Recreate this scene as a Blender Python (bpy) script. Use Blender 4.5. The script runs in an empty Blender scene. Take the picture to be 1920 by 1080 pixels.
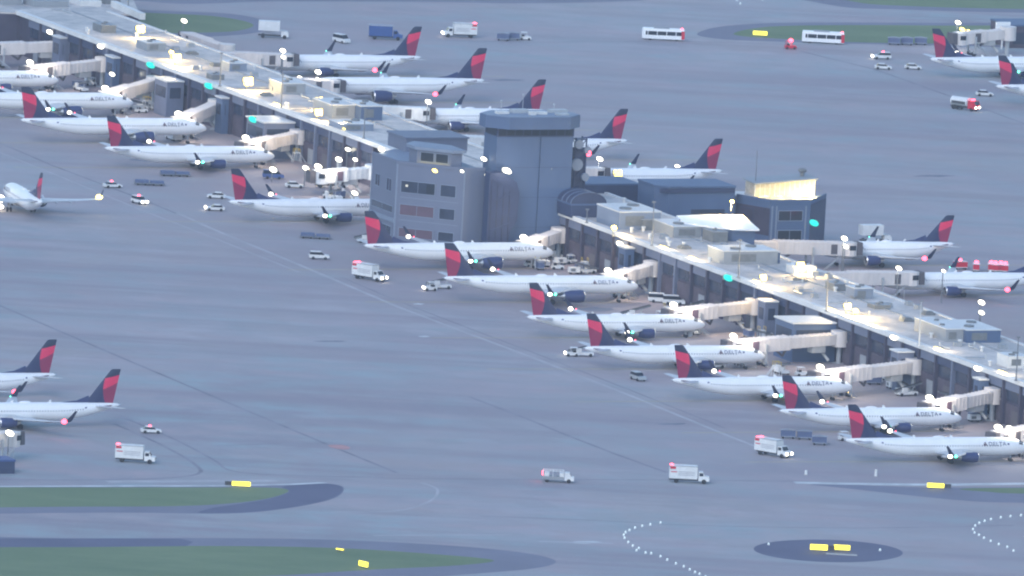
import bpy, math, random
from math import sin, cos, tan, radians as R, pi, sqrt, hypot
from mathutils import Vector, Matrix
random.seed(7)
S = bpy.context.scene
COL = S.collection

# ------------------------------------------------------------------ camera
D, DEP, ROLL, F = 4000.0, R(8.0), R(3.1), 32800.0
CAM = Vector((0, -D*cos(DEP), D*sin(DEP)))
FW = Vector((0, cos(DEP), -sin(DEP)))
U0, R0 = Vector((0, sin(DEP), cos(DEP))), Vector((1, 0, 0))
CR = cos(ROLL)*R0 + sin(ROLL)*U0
CU = -sin(ROLL)*R0 + cos(ROLL)*U0
cd = bpy.data.cameras.new('camera')
cam = bpy.data.objects.new('camera', cd)
COL.objects.link(cam)
m = Matrix((CR, CU, -FW)).transposed().to_4x4()
m.translation = CAM
cam.matrix_world = m
cd.sensor_width = 36
cd.lens = 36*F/1920
cd.clip_start, cd.clip_end = 10, 90000
S.camera = cam

# ------------------------------------------------------------------ world, sun, exposure
SUN_EL, SUN_ROT = R(35), R(205)
w = bpy.data.worlds.new('World'); S.world = w; w.use_nodes = True
nt = w.node_tree
sky = nt.nodes.new('ShaderNodeTexSky'); sky.sky_type = 'NISHITA'; sky.sun_disc = False
sky.sun_elevation = SUN_EL; sky.sun_rotation = SUN_ROT; sky.altitude = 300
sky.air_density = 1.6; sky.dust_density = 0.4; sky.ozone_density = 4.0
bg = nt.nodes['Background']; nt.links.new(sky.outputs[0], bg.inputs[0]); bg.inputs[1].default_value = 0.06
sl = bpy.data.lights.new('sun', 'SUN'); sl.energy = 0.35; sl.angle = R(40); sl.color = (1.0, 0.93, 0.90)
so = bpy.data.objects.new('sun', sl); COL.objects.link(so)
# direction towards the sun (rotation measured from +Y, clockwise seen from above)
sd = Vector((sin(SUN_ROT)*cos(SUN_EL), cos(SUN_ROT)*cos(SUN_EL), sin(SUN_EL)))
so.rotation_euler = sd.to_track_quat('Z', 'Y').to_euler(); so.location = (0, 0, 900)
S.view_settings.view_transform = 'Standard'; S.view_settings.look = 'None'
S.view_settings.gamma = 1; S.view_settings.exposure = 2.0
S.cycles.use_denoising = True
S.cycles.max_bounces = 5; S.cycles.volume_bounces = 1; S.cycles.diffuse_bounces = 3
S.cycles.filter_width = 2.1

# ------------------------------------------------------------------ pixel -> place (photo is 1920 x 1080)
def G(px, py, z=0.0):
    r = FW + CR*((px-960)/F) - CU*((py-540)/F)
    t = (z-CAM.z)/r.z
    return CAM + r*t
def proj(p):
    d = Vector(p)-CAM
    k = F/d.dot(FW)
    return 960+d.dot(CR)*k, 540-d.dot(CU)*k
def scale_at(p):
    return F/(Vector(p)-CAM).dot(FW)

# ------------------------------------------------------------------ materials
MATS = {}
class E:
    """tiny node-maths helper"""
    def __init__(s, nt, sock): s.nt, s.s = nt, sock
    def _op(s, op, o):
        n = s.nt.nodes.new('ShaderNodeMath'); n.operation = op
        s.nt.links.new(s.s, n.inputs[0])
        if isinstance(o, E): s.nt.links.new(o.s, n.inputs[1])
        elif o is not None: n.inputs[1].default_value = o
        return E(s.nt, n.outputs[0])
    def __add__(s, o): return s._op('ADD', o)
    def __sub__(s, o): return s._op('SUBTRACT', o)
    def __mul__(s, o): return s._op('MULTIPLY', o)
    def __truediv__(s, o): return s._op('DIVIDE', o)
    def gt(s, o): return s._op('GREATER_THAN', o)
def mix(nt, fac, a, b):
    n = nt.nodes.new('ShaderNodeMix'); n.data_type = 'RGBA'
    if isinstance(fac, E): nt.links.new(fac.s, n.inputs[0])
    elif hasattr(fac, 'links'): nt.links.new(fac, n.inputs[0])
    else: n.inputs[0].default_value = fac
    for i, c in ((6, a), (7, b)):
        if hasattr(c, 'links'): nt.links.new(c, n.inputs[i])
        else: n.inputs[i].default_value = (*c, 1)
    return n.outputs[2]
def base(name):
    mt = bpy.data.materials.new(name); mt.use_nodes = True
    MATS[name] = mt
    return mt, mt.node_tree, mt.node_tree.nodes['Principled BSDF']
def noise(nt, scale, detail=4, rough=.6, coord='Object', stretch=None, rot=None):
    tc = nt.nodes.new('ShaderNodeTexCoord'); n = nt.nodes.new('ShaderNodeTexNoise')
    n.inputs['Scale'].default_value = scale; n.inputs['Detail'].default_value = detail; n.inputs['Roughness'].default_value = rough
    mp = nt.nodes.new('ShaderNodeMapping'); nt.links.new(tc.outputs[coord], mp.inputs[0]); nt.links.new(mp.outputs[0], n.inputs[0])
    if stretch: mp.inputs['Scale'].default_value = stretch
    if rot: mp.inputs['Rotation'].default_value = rot
    return n.outputs[0]
def ramp(nt, sock, a, b, lo=0.0, hi=1.0):
    n = nt.nodes.new('ShaderNodeMapRange'); nt.links.new(sock, n.inputs[0])
    n.inputs[1].default_value = a; n.inputs[2].default_value = b; n.inputs[3].default_value = lo; n.inputs[4].default_value = hi
    return n.outputs[0]
def plain(name, c, rough=.6, metal=0, var=.12, sc=.6, spec=.4, stretch=None):
    mt, nt, b = base(name)
    d = tuple(x*(1-var) for x in c); l = tuple(min(1, x*(1+var)) for x in c)
    f = ramp(nt, noise(nt, sc, 5, .65, stretch=stretch), .3, .7)
    nt.links.new(mix(nt, f, d, l), b.inputs['Base Color'])
    b.inputs['Roughness'].default_value = rough; b.inputs['Metallic'].default_value = metal
    b.inputs['Specular IOR Level'].default_value = spec
    return mt
def emit(name, c, s):
    mt, nt, b = base(name)
    b.inputs['Base Color'].default_value = (*[x*.5 for x in c], 1)
    b.inputs['Emission Color'].default_value = (*c, 1); b.inputs['Emission Strength'].default_value = s
    return mt

plain('white_paint', (.80, .81, .83), .32, 0, .04, .35)
plain('wing_grey', (.50, .52, .55), .4, 0, .06)
plain('navy_paint', (.036, .050, .135), .35, 0, .1)
plain('dark_navy_paint', (.012, .017, .05), .4)
plain('red_paint', (.55, .02, .05), .4)
plain('title_blue', (.03, .045, .16), .5)
plain('bare_metal', (.55, .56, .58), .35, .8)
plain('black_rubber', (.02, .02, .022), .8)
plain('dark_glass', (.02, .025, .035), .12, 0, .1)
plain('window_glass', (.035, .045, .075), .2, 0, .35, .25)
plain('tower_cladding', (.072, .112, .205), .6, 0, .08, .12, stretch=(1, 1, .25))
plain('tower_cladding_light', (.19, .23, .31), .6, 0, .06, .3)
plain('office_cladding', (.135, .155, .222), .6, 0, .08, .12, stretch=(1, 1, .25))
plain('dark_cladding', (.032, .045, .10), .6, 0, .18, .3)
plain('facade_dark', (.05, .045, .075), .7, 0, .3, .15)
plain('facade_panel', (.13, .15, .22), .65, 0, .12, .2)
plain('facade_lower', (.075, .062, .085), .8, 0, .35, .3)
plain('roof_trim', (.62, .62, .62), .55, 0, .1, .3)
plain('hvac_grey', (.26, .28, .31), .6, 0, .1, .5)
plain('hvac_dark', (.16, .17, .18), .6, 0, .2, .9)
plain('jetbridge_skin', (.64, .59, .57), .6, 0, .09, .5, stretch=(1, 1, .3))
plain('jetbridge_dark', (.10, .09, .10), .7)
plain('steel_grey', (.17, .18, .20), .5, .3)
plain('galvanised', (.45, .47, .50), .5, .4)
plain('safety_yellow', (.65, .45, .03), .5)
plain('cart_blue', (.05, .09, .24), .6)
plain('cart_cover', (.09, .12, .22), .7)
plain('cart_grey', (.25, .27, .33), .6)
plain('tug_white', (.66, .67, .68), .5)
plain('silver_car', (.40, .42, .44), .35, .3)
plain('van_blue', (.035, .085, .26), .4)
plain('truck_grille', (.06, .06, .065), .5)
plain('marking_grey', (.30, .31, .36), .6)
plain('brown_panel', (.11, .07, .10), .6)
plain('concrete_block', (.42, .42, .42), .8)
emit('lamp_white', (1.0, .93, .72), 1.6)
emit('lamp_warm', (1.0, .72, .13), 1.5)
emit('lamp_teal', (.004, .27, .21), 1.1)
emit('lamp_red', (1.0, .06, .10), 2.2)
emit('lamp_green', (.10, 1.0, .55), 1.6)
emit('lamp_yellow', (1.0, .80, .15), 2)
emit('sign_yellow', (.95, .80, .05), .75)
emit('headlight', (1.0, .92, .72), 1.7)
emit('lit_window', (1.0, .93, .75), .10)
emit('taxi_light', (.6, .75, .8), .22)

def mat_roof():
    mt, nt, b = base('roof_membrane')
    f1 = ramp(nt, noise(nt, .06, 7, .7), .4, .6)
    c = mix(nt, f1, (.40, .38, .37), (.64, .58, .54))
    f2 = ramp(nt, noise(nt, .35, 6, .75), .48, .68, 0, .7)
    c = mix(nt, f2, c, (.27, .27, .28))
    nt.links.new(c, b.inputs['Base Color']); b.inputs['Roughness'].default_value = .7
mat_roof()
def mat_asphalt():
    mt, nt, b = base('asphalt')
    f = ramp(nt, noise(nt, .05, 6, .6), .3, .7)
    c = mix(nt, f, (.082, .082, .140), (.112, .112, .180))
    nt.links.new(c, b.inputs['Base Color']); b.inputs['Roughness'].default_value = .85
mat_asphalt()
def mat_grass():
    mt, nt, b = base('grass_turf')
    f = ramp(nt, noise(nt, .05, 7, .7, stretch=(.4, 1, 1)), .3, .7)
    c = mix(nt, f, (.092, .150, .066), (.170, .225, .110))
    f = ramp(nt, noise(nt, .9, 4, .8), .45, .75, 0, .4)
    c = mix(nt, f, c, (.17, .18, .12))
    nt.links.new(c, b.inputs['Base Color']); b.inputs['Roughness'].default_value = .95
mat_grass()
plain('asphalt_worn', (.175, .172, .225), .85, 0, .12, .05)
plain('faded_red', (.42, .22, .22), .8, 0, .2, .3)
plain('seam_dark', (.225, .215, .25), .85, 0, .3, .1)
plain('seam_light', (.385, .37, .39), .8, 0, .2, .1)
plain('line_paint', (.49, .50, .51), .7, 0, .25, .2)
plain('stain_dark', (.17, .175, .21), .85, 0, .25, .08)
plain('patch_pale', (.36, .37, .39), .8, 0, .12, .08)

# ------------------------------------------------------------------ mesh builder
class MB:
    def __init__(s): s.v, s.f, s.m = [], [], []
    def add(s, vs, fs, M=None, mi=0):
        o = len(s.v)
        for p in vs:
            p = Vector(p)
            s.v.append(M @ p if M else p)
        for f in fs:
            s.f.append([i+o for i in f]); s.m.append(mi)
        return s
    def box(s, x0, x1, y0, y1, z0, z1, M=None, mi=0, tx=0, ty=0):
        """axis box; tx/ty shrink the top"""
        vs = [(x0, y0, z0), (x1, y0, z0), (x1, y1, z0), (x0, y1, z0),
              (x0+tx, y0+ty, z1), (x1-tx, y0+ty, z1), (x1-tx, y1-ty, z1), (x0+tx, y1-ty, z1)]
        return s.add(vs, [(0, 3, 2, 1), (4, 5, 6, 7), (0, 1, 5, 4), (1, 2, 6, 5), (2, 3, 7, 6), (3, 0, 4, 7)], M, mi)
    def prism_y(s, out, y0, y1, M=None, mi=0):
        """outline in x,z pushed along y"""
        n = len(out)
        vs = [(x, y0, z) for x, z in out]+[(x, y1, z) for x, z in out]
        fs = [tuple(range(n)), tuple(range(2*n-1, n-1, -1))]+[(i, i+n, (i+1) % n+n, (i+1) % n) for i in range(n)]
        return s.add(vs, fs, M, mi)
    def prism_z(s, out, z0, z1, M=None, mi=0):
        n = len(out)
        vs = [(x, y, z0) for x, y in out]+[(x, y, z1) for x, y in out]
        fs = [tuple(range(n-1, -1, -1)), tuple(range(n, 2*n))]+[(i, (i+1) % n, (i+1) % n+n, i+n) for i in range(n)]
        return s.add(vs, fs, M, mi)
    def loft(s, rings, M=None, mi=0, caps=True):
        n = len(rings[0]); vs = [p for r in rings for p in r]; fs = []
        for k in range(len(rings)-1):
            for i in range(n):
                a, b_ = k*n+i, k*n+(i+1) % n
                fs.append((a, b_, b_+n, a+n))
        if caps:
            fs.append(tuple(range(n-1, -1, -1))); o = (len(rings)-1)*n; fs.append(tuple(range(o, o+n)))
        return s.add(vs, fs, M, mi)
    def tube(s, p0, p1, r0, r1=None, n=8, M=None, mi=0):
        r1 = r0 if r1 is None else r1
        p0, p1 = Vector(p0), Vector(p1); d = (p1-p0).normalized()
        a = d.orthogonal().normalized(); b_ = d.cross(a)
        ring = lambda p, r: [p+a*(r*cos(2*pi*i/n))+b_*(r*sin(2*pi*i/n)) for i in range(n)]
        return s.loft([ring(p0, r0), ring(p1, r1)], M, mi)
    def ball(s, c, rx, ry, rz, n=12, k=6, M=None, mi=0):
        rings = []
        for j in range(k+1):
            t = -pi/2+pi*(j/k)*.96+.06
            rings.append([(c[0]+rx*cos(t)*cos(2*pi*i/n), c[1]+ry*cos(t)*sin(2*pi*i/n), c[2]+rz*sin(t)) for i in range(n)])
        return s.loft(rings, M, mi)
    def revolve_x(s, prof, c, n=20, M=None, mi=0, caps=False):
        rings = [[(c[0]+x, c[1]+r*cos(2*pi*i/n), c[2]+r*sin(2*pi*i/n)) for i in range(n)] for x, r in prof]
        return s.loft(rings, M, mi, caps)
    def mesh(s, name, mats, smooth=False):
        me = bpy.data.meshes.new(name); me.from_pydata([tuple(p) for p in s.v], [], s.f)
        for q in ([mats] if isinstance(mats, str) else mats): me.materials.append(MATS[q])
        for i, p in enumerate(me.polygons):
            p.material_index = s.m[i]; p.use_smooth = smooth
        me.validate()
        if smooth:
            me.set_sharp_from_angle(angle=R(40))
        return me
def part(name, mb, mats, parent=None, smooth=False, label=None, kind=None):
    o = bpy.data.objects.new(name, mb.mesh(name, mats, smooth) if isinstance(mb, MB) else mb)
    COL.objects.link(o); o.parent = parent
    if label: o['label'] = label
    if kind: o['kind'] = kind
    return o
def thing(name, label, cat, loc=(0, 0, 0), rz=0, group=None):
    o = bpy.data.objects.new(name, None); COL.objects.link(o)
    o.location = loc; o.rotation_euler = (0, 0, rz); o.empty_display_size = .5
    o['label'] = label; o['category'] = cat
    if group: o['group'] = group
    return o
def tag(o, label, cat, group=None):
    o['label'] = label; o['category'] = cat
    if group: o['group'] = group
    return o
def copy_tree(o, parent=None):
    c = o.copy(); COL.objects.link(c)
    if parent: c.parent = parent
    for ch in list(o.children): copy_tree(ch, c)
    return c
PROTO = {}
def use(key, maker):
    """first call gives the original, later calls give copies"""
    if key not in PROTO:
        PROTO[key] = maker(); return PROTO[key]
    return copy_tree(PROTO[key])
def place(key, maker, px, py, deg, label, z=0.0, group=None):
    o = use(key, maker); o.location = G(px, py, z); o.rotation_euler = (0, 0, R(deg)); o['label'] = label
    if group: o['group'] = group
    return o
def struct(name, mb, mats):
    o = part(name, mb, mats); o['kind'] = 'structure'; return o

# ------------------------------------------------------------------ pier frame (long concourse)
ZR = 10.5
PA, PB = G(275, 112, ZR), G(1705, 640, ZR)
UP = (PB-PA); UP.z = 0; UP.normalize()            # along the pier, towards the viewer
VP = Vector((-UP.y, UP.x, 0))                      # across, towards the far side
PO = G(710, 272, ZR); PO.z = 0
ANG = math.atan2(VP.y, VP.x)                       # heading of VP
def PP(s, t, z=0): return PO+UP*s+VP*t+Vector((0, 0, z))
def st(p):
    d = Vector(p)-PO
    return d.dot(UP), d.dot(VP)
PW = 24.5
MP = Matrix((( VP.x, -UP.x, 0, PO.x), (VP.y, -UP.y, 0, PO.y), (0, 0, 1, 0), (0, 0, 0, 1)))   # local x = across, local y = back along pier
def s_at(px, py, z=ZR): return st(G(px, py, z))[0]
print('pier heading of normal', math.degrees(ANG), 'far edge t', st(G(640, 180, ZR))[1], st(G(1727, 572, ZR))[1])

# ------------------------------------------------------------------ ground
def mat_ground():
    mt, nt, b = base('apron_concrete')
    a = R(24)
    f1 = ramp(nt, noise(nt, .006, 6, .6), .38, .62)
    c = mix(nt, f1, (.288, .272, .300), (.468, .448, .465))
    f2 = ramp(nt, noise(nt, .03, 7, .7, stretch=(.3, 1.0, 1), rot=(0, 0, -a)), .42, .70, 0, .70)
    c = mix(nt, f2, c, (.268, .234, .280))
    f7 = ramp(nt, noise(nt, .045, 4, .6, stretch=(.5, 1, 1), rot=(0, 0, -a)), .42, .58)
    c = mix(nt, ramp(nt, noise(nt, .11, 3, .5), .35, .65, 0, .9), c, mix(nt, f7, (.380, .308, .330), (.285, .355, .380)))
    f3 = ramp(nt, noise(nt, .03, 5, .6, stretch=(.10, 1.6, 1), rot=(0, 0, R(66))), .48, .64, 0, .75)
    c = mix(nt, f3, c, (.255, .215, .25))
    f6 = ramp(nt, noise(nt, .012, 7, .75), .50, .66, 0, .65)
    c = mix(nt, f6, c, (.33, .278, .27))
    f4 = ramp(nt, noise(nt, .12, 8, .8, stretch=(.35, 1, 1), rot=(0, 0, -a)), .58, .70, 0, .42)
    c = mix(nt, f4, c, (.17, .165, .19))
    # slab to slab tone: 7.6 m slabs laid along the pier
    tc = nt.nodes.new('ShaderNodeTexCoord'); mp = nt.nodes.new('ShaderNodeMapping'); mp.inputs['Rotation'].default_value = (0, 0, -a)
    mp.inputs['Scale'].default_value = (1/7.6, 1/7.6, 0)
    nt.links.new(tc.outputs['Object'], mp.inputs[0])
    fl = nt.nodes.new('ShaderNodeVectorMath'); fl.operation = 'FLOOR'; nt.links.new(mp.outputs[0], fl.inputs[0])
    wn = nt.nodes.new('ShaderNodeTexWhiteNoise'); nt.links.new(fl.outputs[0], wn.inputs[0])
    c = mix(nt, ramp(nt, wn.outputs[0], 0, 1, 0, .26), c, (.22, .22, .24))
    # oily, rubber-marked strip of concrete along both sides of the concourse
    tc2 = nt.nodes.new('ShaderNodeTexCoord'); sp = nt.nodes.new('ShaderNodeSeparateXYZ'); nt.links.new(tc2.outputs['Object'], sp.inputs[0])
    t_ = (E(nt, sp.outputs[0])-PO.x)*VP.x+(E(nt, sp.outputs[1])-PO.y)*VP.y
    wide = E(nt, ramp(nt, t_.s, -190, -60))*E(nt, ramp(nt, t_.s, 260, 90))*E(nt, ramp(nt, noise(nt, .02, 6, .7), .3, .7, .15, .65))
    c = mix(nt, wide, c, (.315, .270, .295))
    nearside = ramp(nt, t_.s, -75, -8); farside = ramp(nt, t_.s, 95, 35)
    both = E(nt, nearside)*E(nt, farside)*E(nt, ramp(nt, noise(nt, .05, 6, .7), .35, .65, .25, .75))
    c = mix(nt, both, c, (.285, .225, .225))
    f5 = ramp(nt, noise(nt, .05, 5, .6, stretch=(.06, 1.2, 1), rot=(0, 0, -a)),   .60, .74, 0, .22)
    c = mix(nt, f5, c, (.47, .44, .465))
    nt.links.new(c, b.inputs['Base Color']); b.inputs['Roughness'].default_value = .75
    b.inputs['Specular IOR Level'].default_value = .3
mat_ground()
def sheet(name, pts, z, mats, kind='structure'):
    mb = MB(); n = len(pts); mb.add([(p.x, p.y, z) for p in pts], [tuple(range(n))])
    me = mb.mesh(name, mats)
    if me.polygons[0].normal.z < 0: me.flip_normals()
    o = part(name, me, mats); o['kind'] = kind
    return o
gm = MB(); gm.add([(-26000, -14000, 0), (26000, -14000, 0), (26000, 38000, 0), (-26000, 38000, 0)], [(0, 1, 2, 3)])
struct('apron_ground', gm, 'apron_concrete')
def smooth_poly(pp, n=6):
    """Catmull-Rom through pixel points"""
    out = []; k = len(pp)
    for i in range(k):
        a, b_, c, d = pp[(i-1) % k], pp[i], pp[(i+1) % k], pp[(i+2) % k]
        for j in range(n):
            t = j/n
            out.append(tuple(.5*((2*b_[q])+(-a[q]+c[q])*t+(2*a[q]-5*b_[q]+4*c[q]-d[q])*t*t+(-a[q]+3*b_[q]-3*c[q]+d[q])*t**3) for q in (0, 1)))
    return out
def patch(name, pp, z, mat, smooth=True):
    return sheet(name, [G(*p) for p in (smooth_poly(pp) if smooth else pp)], z, mat)
# lower left island
patch('shoulder_asphalt', [(-400, 909), (100, 911), (420, 911), (560, 906), (628, 908), (645, 918), (625, 935), (560, 950), (470, 961), (380, 963), (200, 961), (-400, 962)], .004, 'asphalt_worn')
patch('grass_strip', [(-400, 915), (100, 914), (420, 914), (520, 915), (540, 922), (500, 935), (430, 944), (330, 949), (150, 950), (-400, 951)], .008, 'grass_turf')
# bottom left island
patch('shoulder_asphalt', [(-400, 1008), (120, 1009), (400, 1009), (620, 1012), (830, 1022), (980, 1036), (1042, 1052), (1000, 1066), (860, 1078), (700, 1090), (300, 1105), (-400, 1105)], .004, 'asphalt_worn')
patch('grass_strip', [(-400, 1025), (150, 1024), (450, 1024), (640, 1028), (800, 1038), (925, 1050), (860, 1060), (700, 1068), (520, 1079), (300, 1085), (-400, 1085)], .008, 'grass_turf')
patch('dark_new_asphalt', [(375, 962), (470, 960), (560, 949), (623, 934), (643, 918), (627, 908.6), (575, 907), (530, 913), (542, 922), (500, 936), (440, 946), (395, 953)], .010, 'asphalt')
patch('dark_new_asphalt', [(-400, 1009), (120, 1010), (340, 1010), (362, 1016), (350, 1024), (150, 1026), (-400, 1026)], .010, 'asphalt', False)
# lower right tongue
patch('shoulder_asphalt', [(1518, 908), (1600, 909), (1740, 914), (2000, 913), (2400, 915), (2400, 950), (1920, 943), (1800, 938), (1680, 926), (1590, 916)], .004, 'asphalt_worn')
patch('grass_strip', [(1800, 917), (1900, 915), (2400, 917), (2400, 928), (1950, 926), (1850, 922)], .008, 'grass_turf')
# oval island
ov = [(1413+140*(1+cos(a_)), 1033+21*sin(a_)+4*cos(a_)) for a_ in [2*pi*i/40 for i in range(40)]]
sheet('oval_asphalt_island', [G(*p) for p in ov], .004, 'asphalt')
# top strips
patch('shoulder_asphalt', [(1308, 62), (1350, 50), (1450, 43), (1600, 42), (1790, 43), (2100, 46), (2100, 92), (1800, 86), (1600, 82), (1400, 76), (1325, 70)], .004, 'asphalt_worn')
patch('grass_strip', [(1375, 64), (1440, 50), (1600, 47), (1780, 48), (2100, 50), (2100, 84), (1790, 82), (1600, 79), (1450, 72)], .008, 'grass_turf')
patch('shoulder_asphalt', [(1470, -30), (2300, -30), (2300, 30), (1920, 24), (1700, 18), (1560, 10)], .004, 'asphalt_worn')
patch('grass_strip', [(1540, -28), (2290, -28), (2290, 22), (1920, 17), (1720, 12), (1600, 3)], .008, 'grass_turf')
patch('shoulder_asphalt', [(100, -30), (1330, -30), (1220, -1), (1000, 6), (800, 4), (520, 3), (300, 5)], .004, 'asphalt_worn')
patch('grass_strip', [(120, -30), (1250, -30), (1100, -6), (900, 0), (560, -3), (200, -2)], .008, 'grass_turf')
patch('shoulder_asphalt', [(150, 20), (360, 22), (450, 28), (505, 42), (500, 56), (440, 66), (300, 70), (150, 64)], .004, 'asphalt_worn')
patch('grass_strip', [(180, 25), (350, 27), (430, 34), (475, 46), (450, 57), (380, 61), (200, 60)], .008, 'grass_turf')

def strip(name, pp, width_px, mat, z=.012):
    """ribbon along a pixel polyline, width in image pixels turned into metres"""
    P = [G(*p) for p in pp]; n = len(P); L_, R_ = [], []
    for i, p in enumerate(P):
        d = (P[min(i+1, n-1)]-P[max(i-1, 0)]).normalized(); q = Vector((-d.y, d.x, 0))
        wd = width_px
        L_.append(p+q*wd/2); R_.append(p-q*wd/2)
    mb = MB(); mb.add([(p.x, p.y, z) for p in L_]+[(p.x, p.y, z) for p in R_], [(i, i+n, i+1+n, i+1) for i in range(n-1)])
    me = mb.mesh(name, mat)
    if me.polygons[0].normal.z < 0: me.flip_normals()
    o = part(name, me, mat); o['kind'] = 'structure'; return o
def arc(pp, n=8):
    q = [pp[0]]+list(pp)+[pp[-1]]; out = []
    for i in range(1, len(q)-2):
        a, b_, c, d = q[i-1:i+3]
        for j in range(n):
            t = j/n
            out.append(tuple(.5*((2*b_[k])+(-a[k]+c[k])*t+(2*a[k]-5*b_[k]+4*c[k]-d[k])*t*t+(-a[k]+3*b_[k]-3*c[k]+d[k])*t**3) for k in (0, 1)))
    out.append(pp[-1]); return out
strip('expansion_joint', [(-40, 556), (0, 573), (205, 661), (420, 752), (620, 836), (745, 887)], .9, 'seam_dark')
strip('expansion_joint', [(880, 744), (980, 782), (1060, 815), (1150, 850), (1250, 886)], 1.0, 'seam_dark')
strip('expansion_joint', [(0, 268), (100, 311), (190, 345), (262, 372), (330, 400)], .8, 'seam_dark')
strip('service_road_line', [(330, 398), (400, 430), (560, 496), (640, 530), (745, 575), (880, 626), (1000, 671), (1180, 741), (1360, 815), (1440, 846)], 1.1, 'seam_light')
strip('service_road_line', [(640, 520), (745, 564), (880, 616), (1000, 661), (1180, 731), (1360, 803)], .5, 'seam_dark')
strip('service_road_line', [(0, 286), (120, 334), (260, 392), (400, 446), (560, 510)], .5, 'seam_light')
strip('taxiway_edge_line', [(-300, 911.5), (0, 912), (200, 911.5), (420, 911), (550, 908), (610, 905)], 1.6, 'line_paint', .016)
strip('taxiway_edge_line', [(1490, 905), (1640, 908), (1760, 909), (1920, 907), (2300, 908)], 3.0, 'line_paint', .016)
strip('taxiway_edge_line', [(200, 903), (400, 902), (520, 901)], 3.0, 'seam_light', .013)
strip('expansion_joint', arc([(0, 899), (160, 900), (300, 897), (372, 888), (362, 868), (300, 833), (215, 795)]), .9, 'seam_dark')
strip('expansion_joint', arc([(225, 780), (330, 825), (400, 862), (445, 885), (600, 893), (720, 895)]), .8, 'seam_dark')
strip('taxi_centre_line', arc([(620, 960), (740, 958), (805, 940), (820, 918), (790, 905)]), .6, 'seam_light')
strip('taxi_centre_line', arc([(900, 968), (1100, 975), (1300, 985), (1600, 990), (1900, 985)]), .6, 'seam_dark')
strip('taxi_centre_line', [(700, 1004), (900, 1003), (1060, 1002)], .9, 'seam_light')
strip('taxi_centre_line', [(1010, 1015), (1150, 1019)], 1.4, 'seam_light')
strip('expansion_joint', [(700, 897), (960, 899), (1260, 900), (1520, 903)], .7, 'seam_dark')
strip('expansion_joint', [(1100, 786), (1180, 790), (1260, 796)], .6, 'seam_dark')
strip('expansion_joint', [(400, 836), (520, 832), (640, 830)], .6, 'seam_dark')
strip('expansion_joint', [(780, 75), (1000, 79), (1300, 78), (1500, 84)], .7, 'seam_dark')
strip('expansion_joint', [(1500, 96), (1640, 130), (1780, 180), (1920, 232)], .9, 'seam_dark')
patch('faded_red_marking', [(615, 835), (640, 834), (656, 839), (650, 843), (628, 841)], .014, 'faded_red')
rs = random.Random(3)
for px, py, wx, wy in [(350, 415, 130, 6), (1180, 410, 1, 1), (760, 560, 160, 9), (1130, 850, 120, 10), (1260, 795, 60, 4), (480, 836, 110, 3), (130, 840, 140, 12),
                       (60, 300, 130, 9), (290, 300, 90, 8), (520, 410, 120, 10), (860, 600, 150, 8), (1150, 700, 130, 8), (1330, 770, 120, 9), (1800, 880, 200, 10),
                       (1100, 985, 130, 8), (1500, 945, 120, 8), (1650, 965, 120, 5), (1250, 140, 120, 5), (1500, 200, 140, 6), (1650, 300, 120, 8), (1750, 330, 80, 4),
                       (950, 150, 70, 4), (620, 640, 70, 3), (1090, 520, 70, 9), (1120, 580, 80, 8), (1530, 660, 80, 8), (1700, 700, 80, 8), (1270, 610, 50, 9), (1400, 690, 60, 8)]:
    if wx > 90 or wx < 5: continue
    pts = [(px+wx*.5*cos(t)*rs.uniform(.65, 1.1), py+wy*.5*sin(t)*rs.uniform(.6, 1.15)) for t in [2*pi*i/16 for i in range(16)]]
    patch('ground_stain', pts, .010+.0006*rs.random(), 'stain_dark')
for i_, (px, py, wx, wy) in enumerate([(795, 631, 22, 3), (785, 570, 20, 3), (568, 630, 0, 0), (1100, 1017, 60, 5), (700, 330, 0, 0), (520, 700, 260, 40), (1000, 820, 260, 30), (820, 700, 300, 30), (1350, 940, 300, 20), (1450, 250, 300, 24)]):
    if wx and wx < 100: patch('pale_patch', [(px+wx*.5*cos(t)*rs.uniform(.8, 1.1), py+wy*.5*sin(t)*rs.uniform(.7, 1.1)) for t in [2*pi*i/16 for i in range(16)]], .009+.00005*i_, 'patch_pale' if wx > 100 else 'line_paint')

# ------------------------------------------------------------------ aircraft
def fin_material(name, x0, z0, h, c0, c1, sweep):
    mt, nt, b = base(name)
    tc = nt.nodes.new('ShaderNodeTexCoord'); sp = nt.nodes.new('ShaderNodeSeparateXYZ'); nt.links.new(tc.outputs['Object'], sp.inputs[0])
    X, Z = E(nt, sp.outputs[0]), E(nt, sp.outputs[2])
    v = (Z-z0)/h
    le = v*(-sweep)+x0
    u = (le-X)/(v*(c1-c0)+c0)
    top = (v-u*.10).gt(.735)
    low = (v*1.0+u*1.05).gt(.80)            # behind this line: red, before it: navy
    bright = (v-u*.30).gt(.32)
    red = mix(nt, bright, (.26, .014, .070), (.72, .022, .10))
    c = mix(nt, low, (.016, .024, .085), red)
    c = mix(nt, top, c, (.012, .018, .055))
    nt.links.new(c, b.inputs['Base Color']); b.inputs['Roughness'].default_value = .4
    return name

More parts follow.
